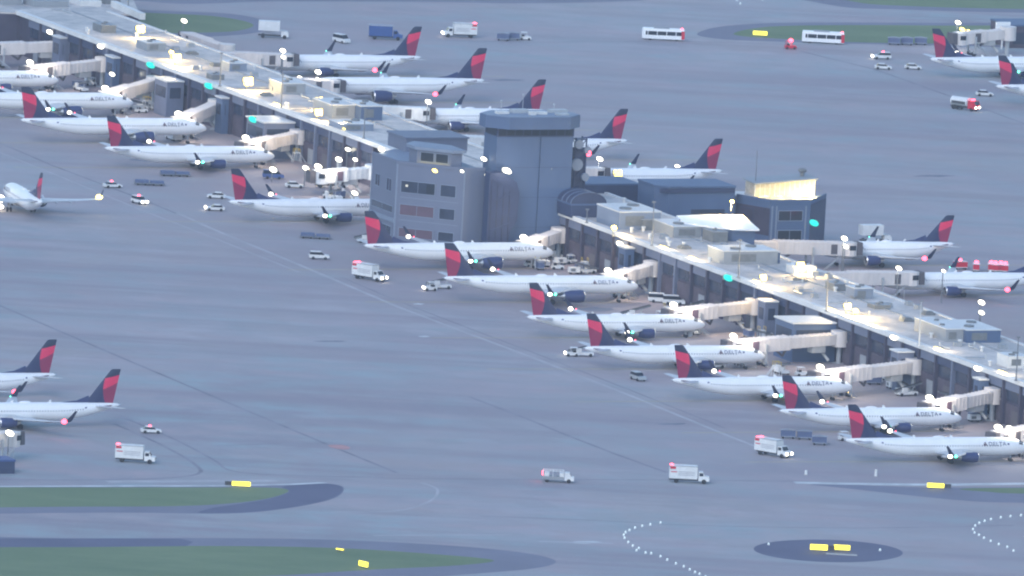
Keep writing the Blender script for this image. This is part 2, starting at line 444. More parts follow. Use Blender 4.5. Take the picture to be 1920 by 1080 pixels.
def make_jet(tp, lit='aft'):
    if tp == 'long':   L, Rr, zc, span, fint, tipx, ex, ey, er, el = 43.2, 1.94, 3.30, 17.3, 12.5, 25.3, 14.2, 4.9, 1.02, 4.6
    elif tp == 'mid':  L, Rr, zc, span, fint, tipx, ex, ey, er, el = 39.5, 1.94, 3.30, 17.3, 12.5, 23.6, 12.6, 4.9, 1.02, 4.6
    elif tp == 'big':  L, Rr, zc, span, fint, tipx, ex, ey, er, el = 47.3, 1.98, 4.15, 19.0, 13.6, 28.0, 15.6, 6.5, 1.35, 5.6
    else:              L, Rr, zc, span, fint, tipx, ex, ey, er, el = 33.8, 1.98, 3.60, 17.0, 11.8, 20.4, 9.5, 5.7, 1.10, 4.2
    root = thing('jetliner', 'x', 'airliner')
    Rz = Rr*1.04
    sec = [(0, -.42, .04, .04), (.25, -.42, .42, .40), (.8, -.38, .82, .78), (1.6, -.30, 1.16, 1.14), (2.6, -.18, 1.44, 1.46), (3.6, -.08, 1.64, 1.72), (5, 0, 1.82, 1.92), (6.8, 0, Rr, Rz),
           (L*.66, 0, Rr, Rz), (L*.72, .10, Rr*.96, Rz*.94), (L*.80, .40, Rr*.82, Rz*.78), (L*.88, .82, Rr*.60, Rz*.57), (L*.94, 1.14, Rr*.38, Rz*.37), (L*.985, 1.36, Rr*.19, Rz*.2), (L, 1.42, .10, .12)]
    def sv(x):
        for a, b_ in zip(sec, sec[1:]):
            if x <= b_[0]:
                t = (x-a[0])/(b_[0]-a[0]); return [a[i]+(b_[i]-a[i])*t for i in (1, 2, 3)]
        return sec[-1][1:]
    def surf(x, ph, off=0):
        c, ry, rz = sv(x)
        return (-x, (ry+off)*cos(ph), zc+c+(rz+off)*sin(ph))
    n = 28
    xs = sorted(set([s_[0] for s_ in sec]+[.5, 1.2, 3.1, 4.3]+[6.8+i*2.5 for i in range(int((L*.66-6.8)/2.5))]+[L*.69, L*.76, L*.84, L*.91]))
    fu = MB(); fu.loft([[surf(x, 2*pi*i/n) for i in range(n)] for x in xs])
    part('fuselage', fu, 'white_paint', root, True)
    bf = MB(); a0, a1 = (tipx-13.2), (tipx-3.2)     # belly fairing
    bf.loft([[(-a0-(a1-a0)*k/6, Rr*1.12*sin(pi*(k+.35)/6.7)**.35*cos(t), zc-.95+Rz*.78*sin(pi*(k+.35)/6.7)**.35*sin(t)) for t in [2*pi*i/16 for i in range(16)]] for k in range(7)])
    part('belly_fairing', bf, 'wing_grey', root, True)
    # wings
    rx = tipx-9.4
    for sg in (1, -1):
        wb = MB()
        def sect(y, le, ch, z, th):
            pr = [(0, 0), (.04, .45), (.25, .62), (.6, .42), (1, .03), (.6, -.25), (.25, -.42), (.04, -.35)]
            return [(-(le+ch*u), sg*y, z+th*ch*q) for u, q in pr]
        zr = zc-1.15
        wb.loft([sect(1.2, rx-1.2, 8.2, zr, .13), sect(3.2, rx, 6.8, zr+.15, .12), sect(6.2, rx+1.7, 4.7, zr+.42, .11), sect(12, rx+5.4, 3.1, zr+.95, .10), sect(span, tipx-1.0, 1.6, zr+1.62, .09)])
        wg = part('wing', wb, 'wing_grey', root, True)
        fl = MB(); fl.loft([sect(2.6, rx+5.9, 1.5, zr-.02, .1), sect(6.2, rx+5.4, 1.2, zr+.30, .1), sect(12, rx+7.6, .9, zr+.86, .08)])
        part('flap', fl, 'wing_grey', wg, True)
        for yy in (4.2, 7.6, 10.8):
            tf = MB(); tf.revolve_x([(0, .05), (-.6, .22), (-1.8, .24), (-3, .04)], (-(rx+3.3+(yy-4)*.45), sg*yy, zr+.05+(yy-4)*.08), 8)
            part('flap_fairing', tf, 'wing_grey', wg, True)
        wl = MB(); wx, wz = tipx-1.0, zr+1.62
        def ws(k, y, z, le, ch): return [(-(le), sg*y-sg*.04, z), (-(le+ch*.5), sg*y+sg*.05, z), (-(le+ch), sg*y, z), (-(le+ch*.5), sg*y-sg*.07, z)]
        wl.loft([ws(0, span, wz-.02, wx, 1.6), ws(1, span+.28, wz+.30, wx+.5, 1.35), ws(2, span+.50, wz+1.1, wx+1.2, 1.0), ws(3, span+.75, wz+2.45, wx+2.3, .55)])
        part('winglet', wl, 'dark_navy_paint', wg)
        nl = MB(); rn = (.66 if sg > 0 else .14) if lit == 'fore' else (.14 if sg > 0 else .36)
        nl.ball((-(wx+.2), sg*(span+.05), wz+.1), rn, rn*.85, rn*.8, 8, 5)
        part('navigation_light', nl, 'lamp_red' if sg > 0 else 'lamp_green', wg)
        if lit == 'aft':
            st_ = MB(); st_.ball((-(wx+1.5), sg*(span+.12), wz+.15), .58, .5, .46, 8, 5)
            part('strobe_light', st_, 'headlight', wg)
        # engine
        ez = zc-1.62 if tp != 'big' else zc-1.75
        eb = MB(); eb.revolve_x([(-.02, er*.86), (.0, er*.93), (-.25, er*1.04), (-1.3, er*1.12), (-el*.6, er*1.05), (-el*.85, er*.80), (-el*.86, er*.66)], (-ex, sg*ey, ez), 20)
        eg = part('engine', eb, 'navy_paint', root, True)
        lp = MB(); lp.revolve_x([(-.4, er*.84), (.02, er*.86), (.05, er*.93), (-.22, er*1.045)], (-ex, sg*ey, ez), 20)
        part('inlet_lip', lp, 'bare_metal', eg, True)
        fn = MB(); fn.revolve_x([(-.5, er*.85), (-.55, er*.3), (-.2, .05)], (-ex, sg*ey, ez), 16)
        part('fan', fn, 'black_rubber', eg)
        ec = MB(); ec.revolve_x([(-el*.84, er*.62), (-el*.95, er*.5), (-el*1.12, er*.12)], (-ex, sg*ey, ez), 14, caps=True)
        part('exhaust_cone', ec, 'bare_metal', eg, True)
        py_ = MB(); py_.prism_y([(-(ex+.9), ez+er), (-(ex+2.2), ez+er*1.25+.35), (-(ex+el+1.5), zr+.25), (-(ex+el+1.2), ez+.5), (-(ex+el*.8), ez+er*.7)], sg*ey-.18, sg*ey+.18)
        part('pylon', py_, 'wing_grey', root)
        # tailplane
        hb = MB(); tx0 = L-6.4
        hb.loft([sect(.35, tx0, 4.0, zc+1.15, .09), sect(7.1, tx0+4.1, 1.4, zc+1.75, .08)])
        part('tailplane', hb, 'wing_grey', root, True)
    # fin
    z0 = zc+Rz-.55; h = fint-z0; x0 = -(L-8.2); c0, c1, sweep = 6.6, 2.1, 6.0
    if tp == 'big': c0, c1, sweep = 7.2, 2.3, 6.2
    fmn = fin_material('fin_livery_'+tp+lit, x0, z0, h, c0, c1, sweep)
    fb = MB(); rings = []
    for v in [0, .25, .5, .75, .97, 1.0]:
        le = x0-sweep*v; ch = c0+(c1-c0)*v; th = .30*(1-.55*v)
        if v == 1.0: le -= .25; ch -= .3; th *= .4
        rings.append([(le, 0, z0+h*v), (le-ch*.12, th*.7, z0+h*v), (le-ch*.4, th, z0+h*v), (le-ch, .02, z0+h*v), (le-ch*.4, -th, z0+h*v), (le-ch*.12, -th*.7, z0+h*v)])
    fb.loft(rings)
    fin = part('tail_fin', fb, fmn, root, True)
    db = MB(); db.prism_y([(x0+5.8, z0+.42), (x0+1.6, z0+.95), (x0-1.0, z0+2.0), (x0-1.8, z0+.2)], -.12, .12)
    part('dorsal_fillet', db, 'navy_paint', fin)
    ap = MB(); ap.revolve_x([(.0, .18), (-.5, .12)], (-L+.2, 0, zc+1.42), 8, caps=True)
    part('tail_cone', ap, 'bare_metal', root, True)
    # glazing and marks laid on the skin
    def patchmesh(x0_, x1_, p0, p1, off, nx=3, np_=4):
        mb = MB(); vs = [surf(x0_+(x1_-x0_)*i/nx, p0+(p1-p0)*j/np_, off) for i in range(nx+1) for j in range(np_+1)]
        fs = [(i*(np_+1)+j, (i+1)*(np_+1)+j, (i+1)*(np_+1)+j+1, i*(np_+1)+j+1) for i in range(nx) for j in range(np_)]
        return mb.add(vs, fs)
    ck = MB()
    for k in range(6):
        a = pi/2+(-1.12+k*.375); q = patchmesh(1.75+.22*abs(k-2.5), 2.75+.20*abs(k-2.5), a+.04, a+.33, .025)
        ck.add(q.v, q.f)
    # keep the windscreen on the upper nose only
    part('cockpit_window', ck, 'dark_glass', root)
    cw = MB()
    for sgn in (0, 1):
        x = 7.6
        while x < L*.80:
            q = patchmesh(x, x+.26, (.20 if not sgn else pi-.20)-.09, (.20 if not sgn else pi-.20)+.09, .012, 1, 1); cw.add(q.v, q.f); x += .62
    part('cabin_windows', cw, 'marking_grey', root, kind='stuff')
    for sgn in (0, 1):
        for xd in (5.4, L*.80):
            c_ = (0 if not sgn else pi)
            a, b_ = (c_-.12, c_+.62) if not sgn else (c_-.62, c_+.12)
            dr = part('cabin_door', patchmesh(xd, xd+.9, a, b_, .02), 'white_paint', root)
            wv = (c_+.38) if not sgn else (c_-.38)
            part('door_window', patchmesh(xd+.28, xd+.72, wv-.10, wv+.10, .035, 1, 1), 'title_blue', dr)
    for xx in (L*.42, L*.62):
        an = MB(); an.prism_y([(-xx, zc+Rz-.05), (-xx-.5, zc+Rz+.5), (-xx-.8, zc+Rz+.5), (-xx-.8, zc+Rz-.05)], -.05, .05)
        part('antenna', an, 'white_paint', root)
    dm = MB(); dm.ball((-L*.5, 0, zc+Rz-.08), 1.5, .55, .42, 12, 6)
    part('radome', dm, 'white_paint', root, True)
    for sgn in (1, -1):           # small registration stroke by the tail, too small to read
        q = patchmesh(L*.895, L*.955, (.25 if sgn > 0 else pi-.25)-.16, (.25 if sgn > 0 else pi-.25)+.16, .02, 4, 1)
        part('registration_band', q, 'brown_panel', root)
    # titles, each side
    for sgn in (1, -1):
        cu = bpy.data.curves.new('titles', 'FONT'); cu.body = 'DELTA'; cu.size = 1.22; cu.space_character = 1.18; cu.extrude = .012
        to = bpy.data.objects.new('titles_tmp', cu); COL.objects.link(to)
        dg = bpy.context.evaluated_depsgraph_get(); me = bpy.data.meshes.new_from_object(to.evaluated_get(dg)); bpy.data.objects.remove(to)
        me.name = 'airline_titles'; me.materials.clear(); me.materials.append(MATS['title_blue'])
        wmax = max(v.co.x for v in me.vertices); ph = R(24)
        nrm = Vector((0, -cos(ph) if sgn > 0 else cos(ph), sin(ph)))
        xa = Vector((1, 0, 0)) if sgn > 0 else Vector((-1, 0, 0))
        ya = nrm.cross(xa)
        org = Vector((-10.6 if sgn > 0 else -10.6+wmax, (-(Rr*cos(ph)+.09) if sgn > 0 else (Rr*cos(ph)+.09)), zc+Rz*sin(ph)))-ya*.42
        for v in me.vertices: v.co = org+xa*v.co.x+ya*v.co.y
        o = bpy.data.objects.new('airline_titles', me); COL.objects.link(o); o.parent = root
        em = MB(); eo = org+xa*-1.25
        for tri in ([(0, 0), (.44, 0), (.44, .95)], [(.5, 0), (.94, 0), (.5, .95)]):
            em.add([eo+xa*a+ya*b_+nrm*.02 for a, b_ in tri], [(0, 1, 2)])
        part('triangle_emblem', em, 'brown_panel', root)
    # landing gear
    for gx, gy, rr in [(4.6, 0, .36), (tipx-5.6, 2.9, .56), (tipx-5.6, -2.9, .56)]:
        g = MB(); g.tube((-gx, gy, rr), (-gx, gy, zc-1.1), .13, .16, 8)
        gg = part('landing_gear', g, 'galvanised', root)
        for dy in (-.42, .42):
            wh = MB()
            offs = (-.6, .6) if tp == 'big' and gy else (0,)
            for q in offs: wh.tube((-gx+q, gy+dy-.17, rr), (-gx+q, gy+dy+.17, rr), rr, rr, 14)
            part('wheel', wh, 'black_rubber', gg)
    root['category'] = 'airliner'
    return root
NZ = {'long': 2.88, 'mid': 2.88, 'big': 3.73, 'small': 3.18}
def jet(tp, nx, ny, deg, label, group):
    lit = 'fore' if 90 < deg % 360 < 280 else 'aft'
    o = use('jet_'+tp+lit, lambda: make_jet(tp, lit))
    p = G(nx, ny, NZ[tp]); p.z = 0
    o.location = p; o.rotation_euler = (0, 0, R(deg)); o['label'] = label; o['group'] = group
    o['tp'] = tp
    return o
HA = math.degrees(ANG)-2
GA, GB = 'jetliners parked nose-in on the near side of the concourse', 'jetliners parked nose-in on the far side of the concourse'
JA = [
 jet('long', 110, 151, HA, 'white jetliner nose poking in at far left, topmost on the near side', GA),
 jet('big', 250, 193, HA, 'white jetliner in the left corner, directly behind the one with a navy and red tail', GA),
 jet('big', 387, 241, HA, 'long white jetliner whose red tail stands at far left, third from the top', GA),
 jet('long', 515, 293, HA, 'white jetliner with dark winglet just left of the floodlit gate trucks', GA),
 jet('long', 750, 392, HA, 'white jetliner whose nose is hidden behind the octagonal building', GA),
 jet('big', 1038, 474, HA, 'long white jetliner directly in front of the grey control tower', GA),
 jet('big', 1197, 537, HA, 'long white jetliner with a belt loader standing at its tail', GA),
 jet('long', 1322, 609, HA, 'white jetliner below the two long ones, parked at the middle jet bridges', GA),
 jet('long', 1435, 668, HA, 'white jetliner with a silver car parked behind its tail', GA),
 jet('long', 1598, 726, HA, 'white jetliner third from the bottom right, winglet lit green', GA),
 jet('long', 1803, 784, HA, 'white jetliner with small tail cart, second from the bottom right', GA),
 jet('long', 1932, 840, HA, 'white jetliner nearest at lower right, baggage carts at its tail', GA)]
HB = HA+180
for j_ in JA: j_.rotation_euler.z += R(random.Random(j_.name).uniform(-1.3, 1.3))
JB = [
 jet('long', 484, 120, HB, 'topmost white jetliner beyond the roof, tail to the right', GB),
 jet('big', 571, 163, HB, 'large white jetliner second from top with navy engine and tall tail', GB),
 jet('mid', 738, 221, HB, 'white jetliner partly hidden behind the tower cap, tail showing above it', GB),
 jet('mid', 889, 277, HB, 'white jetliner mostly behind the tower with only its tail clear on the right', GB),
 jet('mid', 1064, 334, HB, 'white jetliner right of the tower above the lounge building', GB),
 jet('small', 1535, 472, HB, 'shorter white jetliner right of the yellow-lit terrace', GB),
 jet('long', 1650, 530, HB, 'white jetliner cut by the right edge, red carts behind it', GB)]
jet('mid', -213, 722, HB+3, 'white jetliner at left edge showing only its tail, upper of two', 'jetliners at the lower left')
jet('long', -133, 776, HB, 'white jetliner at left edge with red wing light, lower of two', 'jetliners at the lower left')
jet('mid', 2009, 124, HA+2, 'white jetliner at the top right edge beside the far jet bridge', 'jetliners at the upper right')
jet('long', 2160, 175, HA+2, 'white jetliner barely in view at the right edge, tail only', 'jetliners at the upper right')
jt = jet('small', 12, 355, 106, 'white jetliner taxiing away at the left edge, landing lights on', 'jetliners on the move')
tl = MB(); tl.ball((-12.0, 4.5, 2.6), 1.3, 1.2, .95, 10, 6)
part('landing_light', tl, 'headlight', jt)
tl = MB(); tl.ball((-20.4, -17.2, 4.6), .8, .8, .6, 10, 6)
part('wing_tip_light', tl, 'lamp_yellow', jt)
tl = MB(); tl.ball((-14.0, 4.6, 1.0), .6, .6, .45, 10, 6)
part('taxi_light', tl, 'headlight', jt)

plain('line_yellow', (.50, .42, .16), .8, 0, .3, .3)
for j in JA+JB:
    a_ = j.rotation_euler.z; h_ = Vector((cos(a_), sin(a_), 0)); n_ = Vector((-h_.y, h_.x, 0)); p0, p1 = j.location-h_*66, j.location-h_*1.5
    b = MB(); b.add([(q.x, q.y, .02) for q in (p0-n_*.17, p1-n_*.17, p1+n_*.17, p0+n_*.17)], [(0, 1, 2, 3)])
    o = part('lead_in_line', b, 'line_yellow'); o['kind'] = 'structure'
# ------------------------------------------------------------------ concourse building
def LP(px, py, z):
    s, t = st(G(px, py, z)); return t, -s
def near_edge_y(px): return 272+.3695*(px-710)
def far_edge_y(px): return 180+.3606*(px-640)
def s_near(px): return s_at(px, near_edge_y(px))
S0, S1 = s_at(32, 22), s_at(2150, near_edge_y(2150))
CB = thing('concourse_building', 'long low airport concourse with flat pale roof running diagonally through the photo', 'terminal building', PO, ANG)
bm_ = MB(); bm_.box(.35, PW, -S1, -S0, 0, 10.15); part('wall', bm_, 'facade_dark', CB)
rf = MB(); rf.box(.1, PW-.1, -S1+.1, -S0+40, 10.15, 10.5); ROOF = part('roof', rf, 'roof_membrane', CB)
def along(n0, n1): return (-n1, -n0)
cp = MB(); cp.box(-.55, .95, -S1, -S0, 10.02, 10.86); cp.box(-.75, -.55, -S1, -S0, 9.9, 10.3); part('parapet', cp, 'roof_trim', CB)
cp = MB(); cp.box(PW-.6, PW+.25, -S1, -S0, 10.0, 10.8); part('parapet', cp, 'roof_trim', CB)
g1 = MB()
for t_, w_ in ((14.5, .45),): g1.box(t_, t_+w_, -S1, -S0, 10.5, 10.72)
part('roof_duct', g1, 'hvac_grey', CB)
# bays of the near facade: each pane, panel, pillar and opening its own part
BW = 9.0
pan = MB(); pan.box(-.28, .35, .5, BW-.5, 7.9, 9.9); pan_m = pan.mesh('upper_panel', 'facade_panel')
win = MB(); win.box(.12, .30, .7, BW-.7, 5.4, 7.7); win_m = win.mesh('window', 'window_glass')
wil = win_m.copy(); wil.name = 'window_lit'; wil.materials.clear(); wil.materials.append(MATS['lit_window'])
rb = random.Random(9)
pil = MB(); pil.box(-.7, .35, -.4, .4, 0, 9.9); pil_m = pil.mesh('pillar', 'facade_panel')
low = MB(); low.box(.0, .34, .6, BW-.6, 0, 4.9); low_m = low.mesh('lower_panel', 'facade_lower')
dor = MB(); dor.box(-.1, .2, 1.6, 5.0, 0, 3.6); dor_m = dor.mesh('ramp_door', 'hvac_grey')
dor2 = dor_m.copy(); dor2.name = 'ramp_door_dark'; dor2.materials.clear(); dor2.materials.append(MATS['jetbridge_dark'])
pil_d = pil_m.copy(); pil_d.materials.clear(); pil_d.materials.append(MATS['facade_dark'])
pan_d = pan_m.copy(); pan_d.materials.clear(); pan_d.materials.append(MATS['dark_cladding'])
k = 0; y = -S1+1
while y < -S0-BW:
    p_ = PP(-y, 0, 5); px_, _y = proj(p_)
    if -80 < px_ < 2000 and not (720 < px_ < 1030):
        for nm, me in (('upper_panel', pan_d if rb.random() < .6 else pan_m), ('window', win_m), ('pillar', pil_d if rb.random() < .7 else pil_m), ('lower_panel', low_m), ('ramp_door', (dor_m, dor2)[k % 2])):
            if nm == 'ramp_door' and rb.random() < .4: continue
            o = part(nm, me, None, CB); o.location = (0, y, 0)
    y += BW; k += 1
# bump-outs on the near side
for i, (xr, wd, dp) in enumerate([(132, 2.5, 5), (232, 2.5, 5), (352, 5.2, 8), (436, 2.5, 4), (560, 8.8, 11), (1196, 3, 4), (1466, 4, 4), (1574, 11.2, 10), (1720, 4.6, 4), (1860, 3, 3)]):
    y = -s_near(xr)
    b1 = MB(); b1.box(-wd, -.75, y, y+dp, 0, 8.6); q = part('stair_bay', b1, 'tower_cladding' if i % 2 else 'facade_panel', CB)
    b2 = MB(); b2.box(-wd-.3, -.75, y-.3, y+dp+.3, 8.6, 8.95); part('bay_roof', b2, 'roof_trim', q)
    b3 = MB(); b3.box(-wd+.8, -1.6, y-.12, y+.05, 4.6, 7.2); part('bay_window', b3, 'window_glass', q)
    b4 = MB(); b4.box(-wd-.1, -wd, y+.8, y+dp-.8, 4.6, 7.2); part('bay_window', b4, 'window_glass', q)
# concourse hub at the far upper left
a_, b_, c_, d_ = G(34, 23, ZR), G(-260, 14, ZR), G(-200, -60, ZR), G(225, -60, ZR)
HB_ = thing('hub_building', 'pale flat-roofed building block at the top left corner joining the concourse', 'terminal building', (a_.x, a_.y, 0))
def rel(P, o=a_): return (P.x-o.x, P.y-o.y)
hb = MB(); pl = [rel(a_), rel(G(262, 26, ZR)), rel(d_), rel(c_), rel(b_)]
hb.prism_z(pl, 0, 10.0); part('wall', hb, 'facade_dark', HB_)
hb = MB(); hb.prism_z(pl, 10.0, 10.42); part('roof', hb, 'roof_membrane', HB_)
for px0, px1, yb, h_, mt_ in [(62, 128, 14, 1.6, 'hvac_grey'), (150, 190, 12, 1.4, 'roof_trim'), (5, 40, 10, 2.2, 'hvac_grey'), (196, 226, 8, 1.8, 'hvac_dark')]:
    q = G(px0, yb, 10.42); q1 = G(px1, yb, 10.42); v = q1-q
    mm = Matrix.Translation((q.x-a_.x, q.y-a_.y, 0)) @ Matrix.Rotation(ANG, 4, 'Z')
    hb = MB(); hb.box(0, v.length, 0, 7, 10.42, 10.42+h_, mm); part('roof_unit', hb, mt_, HB_)
q0, q1 = G(208, 1, 12), G(263, 25, 12)
hb = MB(); u_ = (q1-q0).normalized(); n_ = Vector((-u_.y, u_.x, 0))
hb.prism_z([rel(q0), rel(q1), rel(q1+n_*1.4), rel(q0+n_*1.4)], 10.4, 12); part('parapet', hb, 'roof_trim', HB_)

def roof_box(xl, xr, yt, yb, depth, mat, label, grp='equipment boxes on the concourse roof', cat='roof unit', z=ZR, kids=True):
    t, y = LP(xl, yb, z); sc = scale_at(G(xl, yb, z)); wd = (xr-xl)/sc/cos(ANG); h_ = (yb-yt)/sc
    o = thing('roof_unit', label, cat, PP(-y, t, z+.0), ANG, grp)
    b = MB(); b.box(0, wd, 0, depth, 0, h_*.93, None, 0); part('casing', b, mat, o)
    b = MB(); b.box(-.12, wd+.12, -.12, depth+.12, h_*.93, h_); part('lid', b, 'roof_trim' if mat != 'hvac_dark' else 'hvac_grey', o)
    if kids:
        b = MB(); b.box(wd*.15, wd*.6, -.06, 0, h_*.2, h_*.75); part('louvre', b, 'hvac_dark', o)
        for fx, fy in ((.3, .3), (.7, .7)):
            b = MB(); b.tube((wd*fx, depth*fy, h_), (wd*fx, depth*fy, h_+.35), min(wd, depth)*.14, None, 12); part('fan_guard', b, 'hvac_dark', o)
    return o
for a in [(1160, 1238, 396, 431, 13, 'tower_cladding_light', 'pale grey roof unit with the dark grille nearest the tower foot'),
          (1204, 1232, 411, 432, 6, 'hvac_dark', 'small dark roof unit by the first mast right of the tower'),
          (1262, 1330, 424, 446, 12, 'hvac_grey', 'wide low grey roof unit in front of the bright white canopy'),
          (1336, 1364, 434, 455, 6, 'hvac_dark', 'small dark roof unit below the tip of the white canopy'),
          (1356, 1458, 470, 496, 9, 'hvac_grey', 'long grey roof unit beside the glowing lamp left of the far jet bridge'),
          (1420, 1462, 472, 494, 6, 'tower_cladding', 'blue-grey roof unit against the far parapet under the octagonal lounge'),
          (1564, 1588, 532, 546, 5, 'hvac_dark', 'small dark roof unit by the far parapet, middle right'),
          (1602, 1637, 540, 561, 5, 'tower_cladding_light', 'grey square roof unit by the far parapet, middle right'),
          (1773, 1806, 616, 641, 17, 'hvac_grey', 'grey roof unit on the left of the pair at far right'),
          (1812, 1876, 618, 643, 15, 'tower_cladding', 'large blue-grey roof unit on the right of the pair at far right'),
          (190, 217, 47, 62, 6, 'hvac_dark', 'dark square roof unit near the top left corner'),
          (275, 310, 80, 96, 7, 'hvac_grey', 'grey roof unit left of the upper glowing lamps'),
          (530, 572, 156, 177, 9, 'hvac_grey', 'grey roof unit by the far parapet beside the second jetliner nose'),
          (430, 462, 118, 134, 6, 'tower_cladding_light', 'pale roof unit next to the third glowing lamp'),
          (622, 672, 196, 222, 12, 'hvac_grey', 'grey roof unit right of the lowest glowing lamp, left half'),
          (676, 716, 198, 226, 10, 'tower_cladding', 'blue-grey roof unit touching the far parapet left of the tower'),
          (640, 700, 232, 246, 8, 'tower_cladding_light', 'low pale roof unit in front of the blue-grey one, left of the tower'),
          (398, 420, 140, 150, 4, 'hvac_dark', 'tiny dark roof unit at the middle of the upper roof'),
          (1490, 1530, 500, 516, 5, 'roof_trim', 'white roof unit lit warm near the middle right lamps'),
          (1640, 1670, 572, 580, 4, 'hvac_dark', 'low dark roof unit in the middle of the right-hand roof'),
          (1890, 1930, 668, 690, 6, 'roof_trim', 'whitish roof unit at the right edge of the roof')]:
    roof_box(*a)
for i, (px, py) in enumerate([(1275, 440), (1283, 466), (1608, 560), (1640, 576), (1700, 602), (360, 102), (405, 124), (500, 180), (752, 260), (1500, 527), (1895, 668), (1740, 590)]):
    t, y = LP(px, py, ZR); b = MB(); b.box(-1.3, 1.3, -1.2, 1.2, 0, .5); b.box(-.9, .9, -.8, .8, .5, .8)
    o = part('roof_hatch', b, 'hvac_dark'); o.location = PP(-y, t, ZR); o.rotation_euler = (0, 0, ANG)
    tag(o, 'small dark roof hatch on the pale concourse roof', 'roof hatch', 'dark hatches on the concourse roof')
rv = random.Random(5)
nv = 0
while nv < 105:
    px = rv.uniform(60, 1900); 
    if 700 < px < 1085: continue
    ye, yf = near_edge_y(px), far_edge_y(px); py = yf+(ye-yf)*rv.uniform(.12, .9); t, y = LP(px, py, ZR)
    b = MB(); k_ = nv % 3
    if k_ == 0: b.tube((0, 0, 0), (0, 0, .9), .35, None, 10); b.tube((0, 0, .9), (0, 0, 1.15), .6, .45, 10)
    elif k_ == 1: b.box(-.9, .9, -.7, .7, 0, 1.0, None, 0, .1, .1)
    else: b.tube((-2.5, 0, .3), (2.5, 0, .3), .16, None, 6); b.tube((2.5, 0, 0), (2.5, 0, .9), .2, None, 8)
    o = part(['roof_vent', 'vent_box', 'roof_pipe'][k_], b, ['roof_trim', 'hvac_grey', 'galvanised'][k_]); o.location = PP(-y, t, ZR); o.rotation_euler = (0, 0, ANG+(pi/2 if rv.random() < .5 else 0))
    tag(o, ['small round vent on the pale concourse roof', 'small square vent box on the pale concourse roof', 'short pipe run on the pale concourse roof'][k_], 'roof vent', ['round roof vents', 'square roof vent boxes', 'roof pipe runs'][k_]); nv += 1
for i, (px, py, h_) in enumerate([(1222, 461, 10), (1384, 521, 8.5), (1549, 584, 8.5), (1723, 648, 9.8), (1905, 714, 9.5), (1100, 418, 3), (240, 18, 5), (527, 202, 8), (682, 260, 7), (412, 162, 8)]):
    p = G(px, py, ZR+.3); b = MB(); b.tube((0, 0, 0), (0, 0, h_), .17, .10, 8); b.box(-.35, .35, -.35, .35, 0, .25)
    lbls = ['dark roof mast nearest the white canopy, right of the tower', 'dark roof mast beside the warm lamp above the teal floodlight', 'dark roof mast above the bright strip of lit roof edge', 'tall grey roof mast above the third near jet bridge from the right', 'grey roof mast at the far right roof edge', 'short roof mast at the foot of the tower', 'pale roof mast at the top left corner', 'thin roof mast left of the lowest glowing lamps', 'thin roof mast left of the octagonal building', 'thin roof mast on the upper roof between glowing lamps']
    o = thing('roof_mast', lbls[i], 'mast', p, 0, 'masts on the concourse roof')
    part('pole', b, 'steel_grey' if i != 3 else 'galvanised', o)
    b = MB(); b.box(-.45, .45, -.15, .15, h_, h_+.3); part('crosshead', b, 'steel_grey', o)

# ------------------------------------------------------------------ windows helper
def facet(Pa, Pb):
    """matrix with x along Pa->Pb, y pointing into the wall, z up"""
    x = (Pb-Pa); x.z = 0; L_ = x.length; x.normalize(); y = Vector((-x.y, x.x, 0))
    return Matrix(((x.x, y.x, 0, Pa.x), (x.y, y.y, 0, Pa.y), (0, 0, 1, 0), (0, 0, 0, 1))), L_
def window(parent, M, x0, x1, z0, z1, pane='window_glass', nm=0, frame='tower_cladding_light', label=None):
    b = MB(); f = .16
    b.box(x0-f, x1+f, -.12, -.005, z0-f, z0, M); b.box(x0-f, x1+f, -.12, -.005, z1, z1+f, M)
    b.box(x0-f, x0, -.12, -.005, z0, z1, M); b.box(x1, x1+f, -.12, -.005, z0, z1, M)
    for i in range(nm):
        xx = x0+(x1-x0)*(i+1)/(nm+1); b.box(xx-.05, xx+.05, -.1, -.04, z0, z1, M)
    w_ = part('window', b, frame, parent, label=label)
    p = MB(); p.box(x0, x1, -.04, -.006, z0, z1, M); part('pane', p, pane, w_)
    return w_

# ------------------------------------------------------------------ control tower and octagonal block
TP = G(920, 483); TW, TD = 19.2, 7.5
TW_ = thing('control_tower', 'tall blue-grey ramp control tower with overhanging flat cap in the middle of the photo', 'control tower', TP, ANG)
b = MB(); b.box(0, TW*.565, 0, TD, 0, 28.2); b.box(TW*.58, TW, .0, TD, 0, 28.2); b.box(TW*.565, TW*.58, .35, TD-.3, 0, 28.2)
part('shaft', b, 'tower_cladding', TW_)
for zz in (7, 14, 21):
    b = MB(); b.box(.0, TW+.04, -.03, -.003, zz, zz+.08); part('panel_joint', b, 'dark_cladding', TW_)
b = MB(); b.box(.1, TW+.2, .1, TD-.1, 28.2, 30.2); part('control_room', b, 'dark_cladding', TW_)
nW = 9
for i in range(nW):
    b = MB(); x0 = .4+i*(TW-.4)/nW; b.box(x0, x0+(TW-.4)/nW-.18, -.02, .08, 28.5, 30.0); part('window_pane', b, 'dark_glass', TW_)
for i in range(5):
    b = MB(); y0 = .6+i*(TD-1)/5; b.box(-.02, .08, y0, y0+(TD-1)/5-.2, 28.5, 30.0); part('window_pane', b, 'dark_glass', TW_)
b = MB(); ch = 4.2; e = 2.3
capo = [(-e, -e+ch), (-e+ch, -e), (TW+e-ch, -e), (TW+e, -e+ch), (TW+e, TD+e-ch), (TW+e-ch, TD+e), (-e+ch, TD+e), (-e, TD+e-ch)]
b.prism_z(capo, 30.2, 33.0); part('cap', b, 'tower_cladding', TW_)
b = MB(); inn = [(x*.97+.3, y*.97+.25) for x, y in capo]; b.prism_z(inn, 33.0, 33.12); part('cap_roof', b, 'tower_cladding_light', TW_)
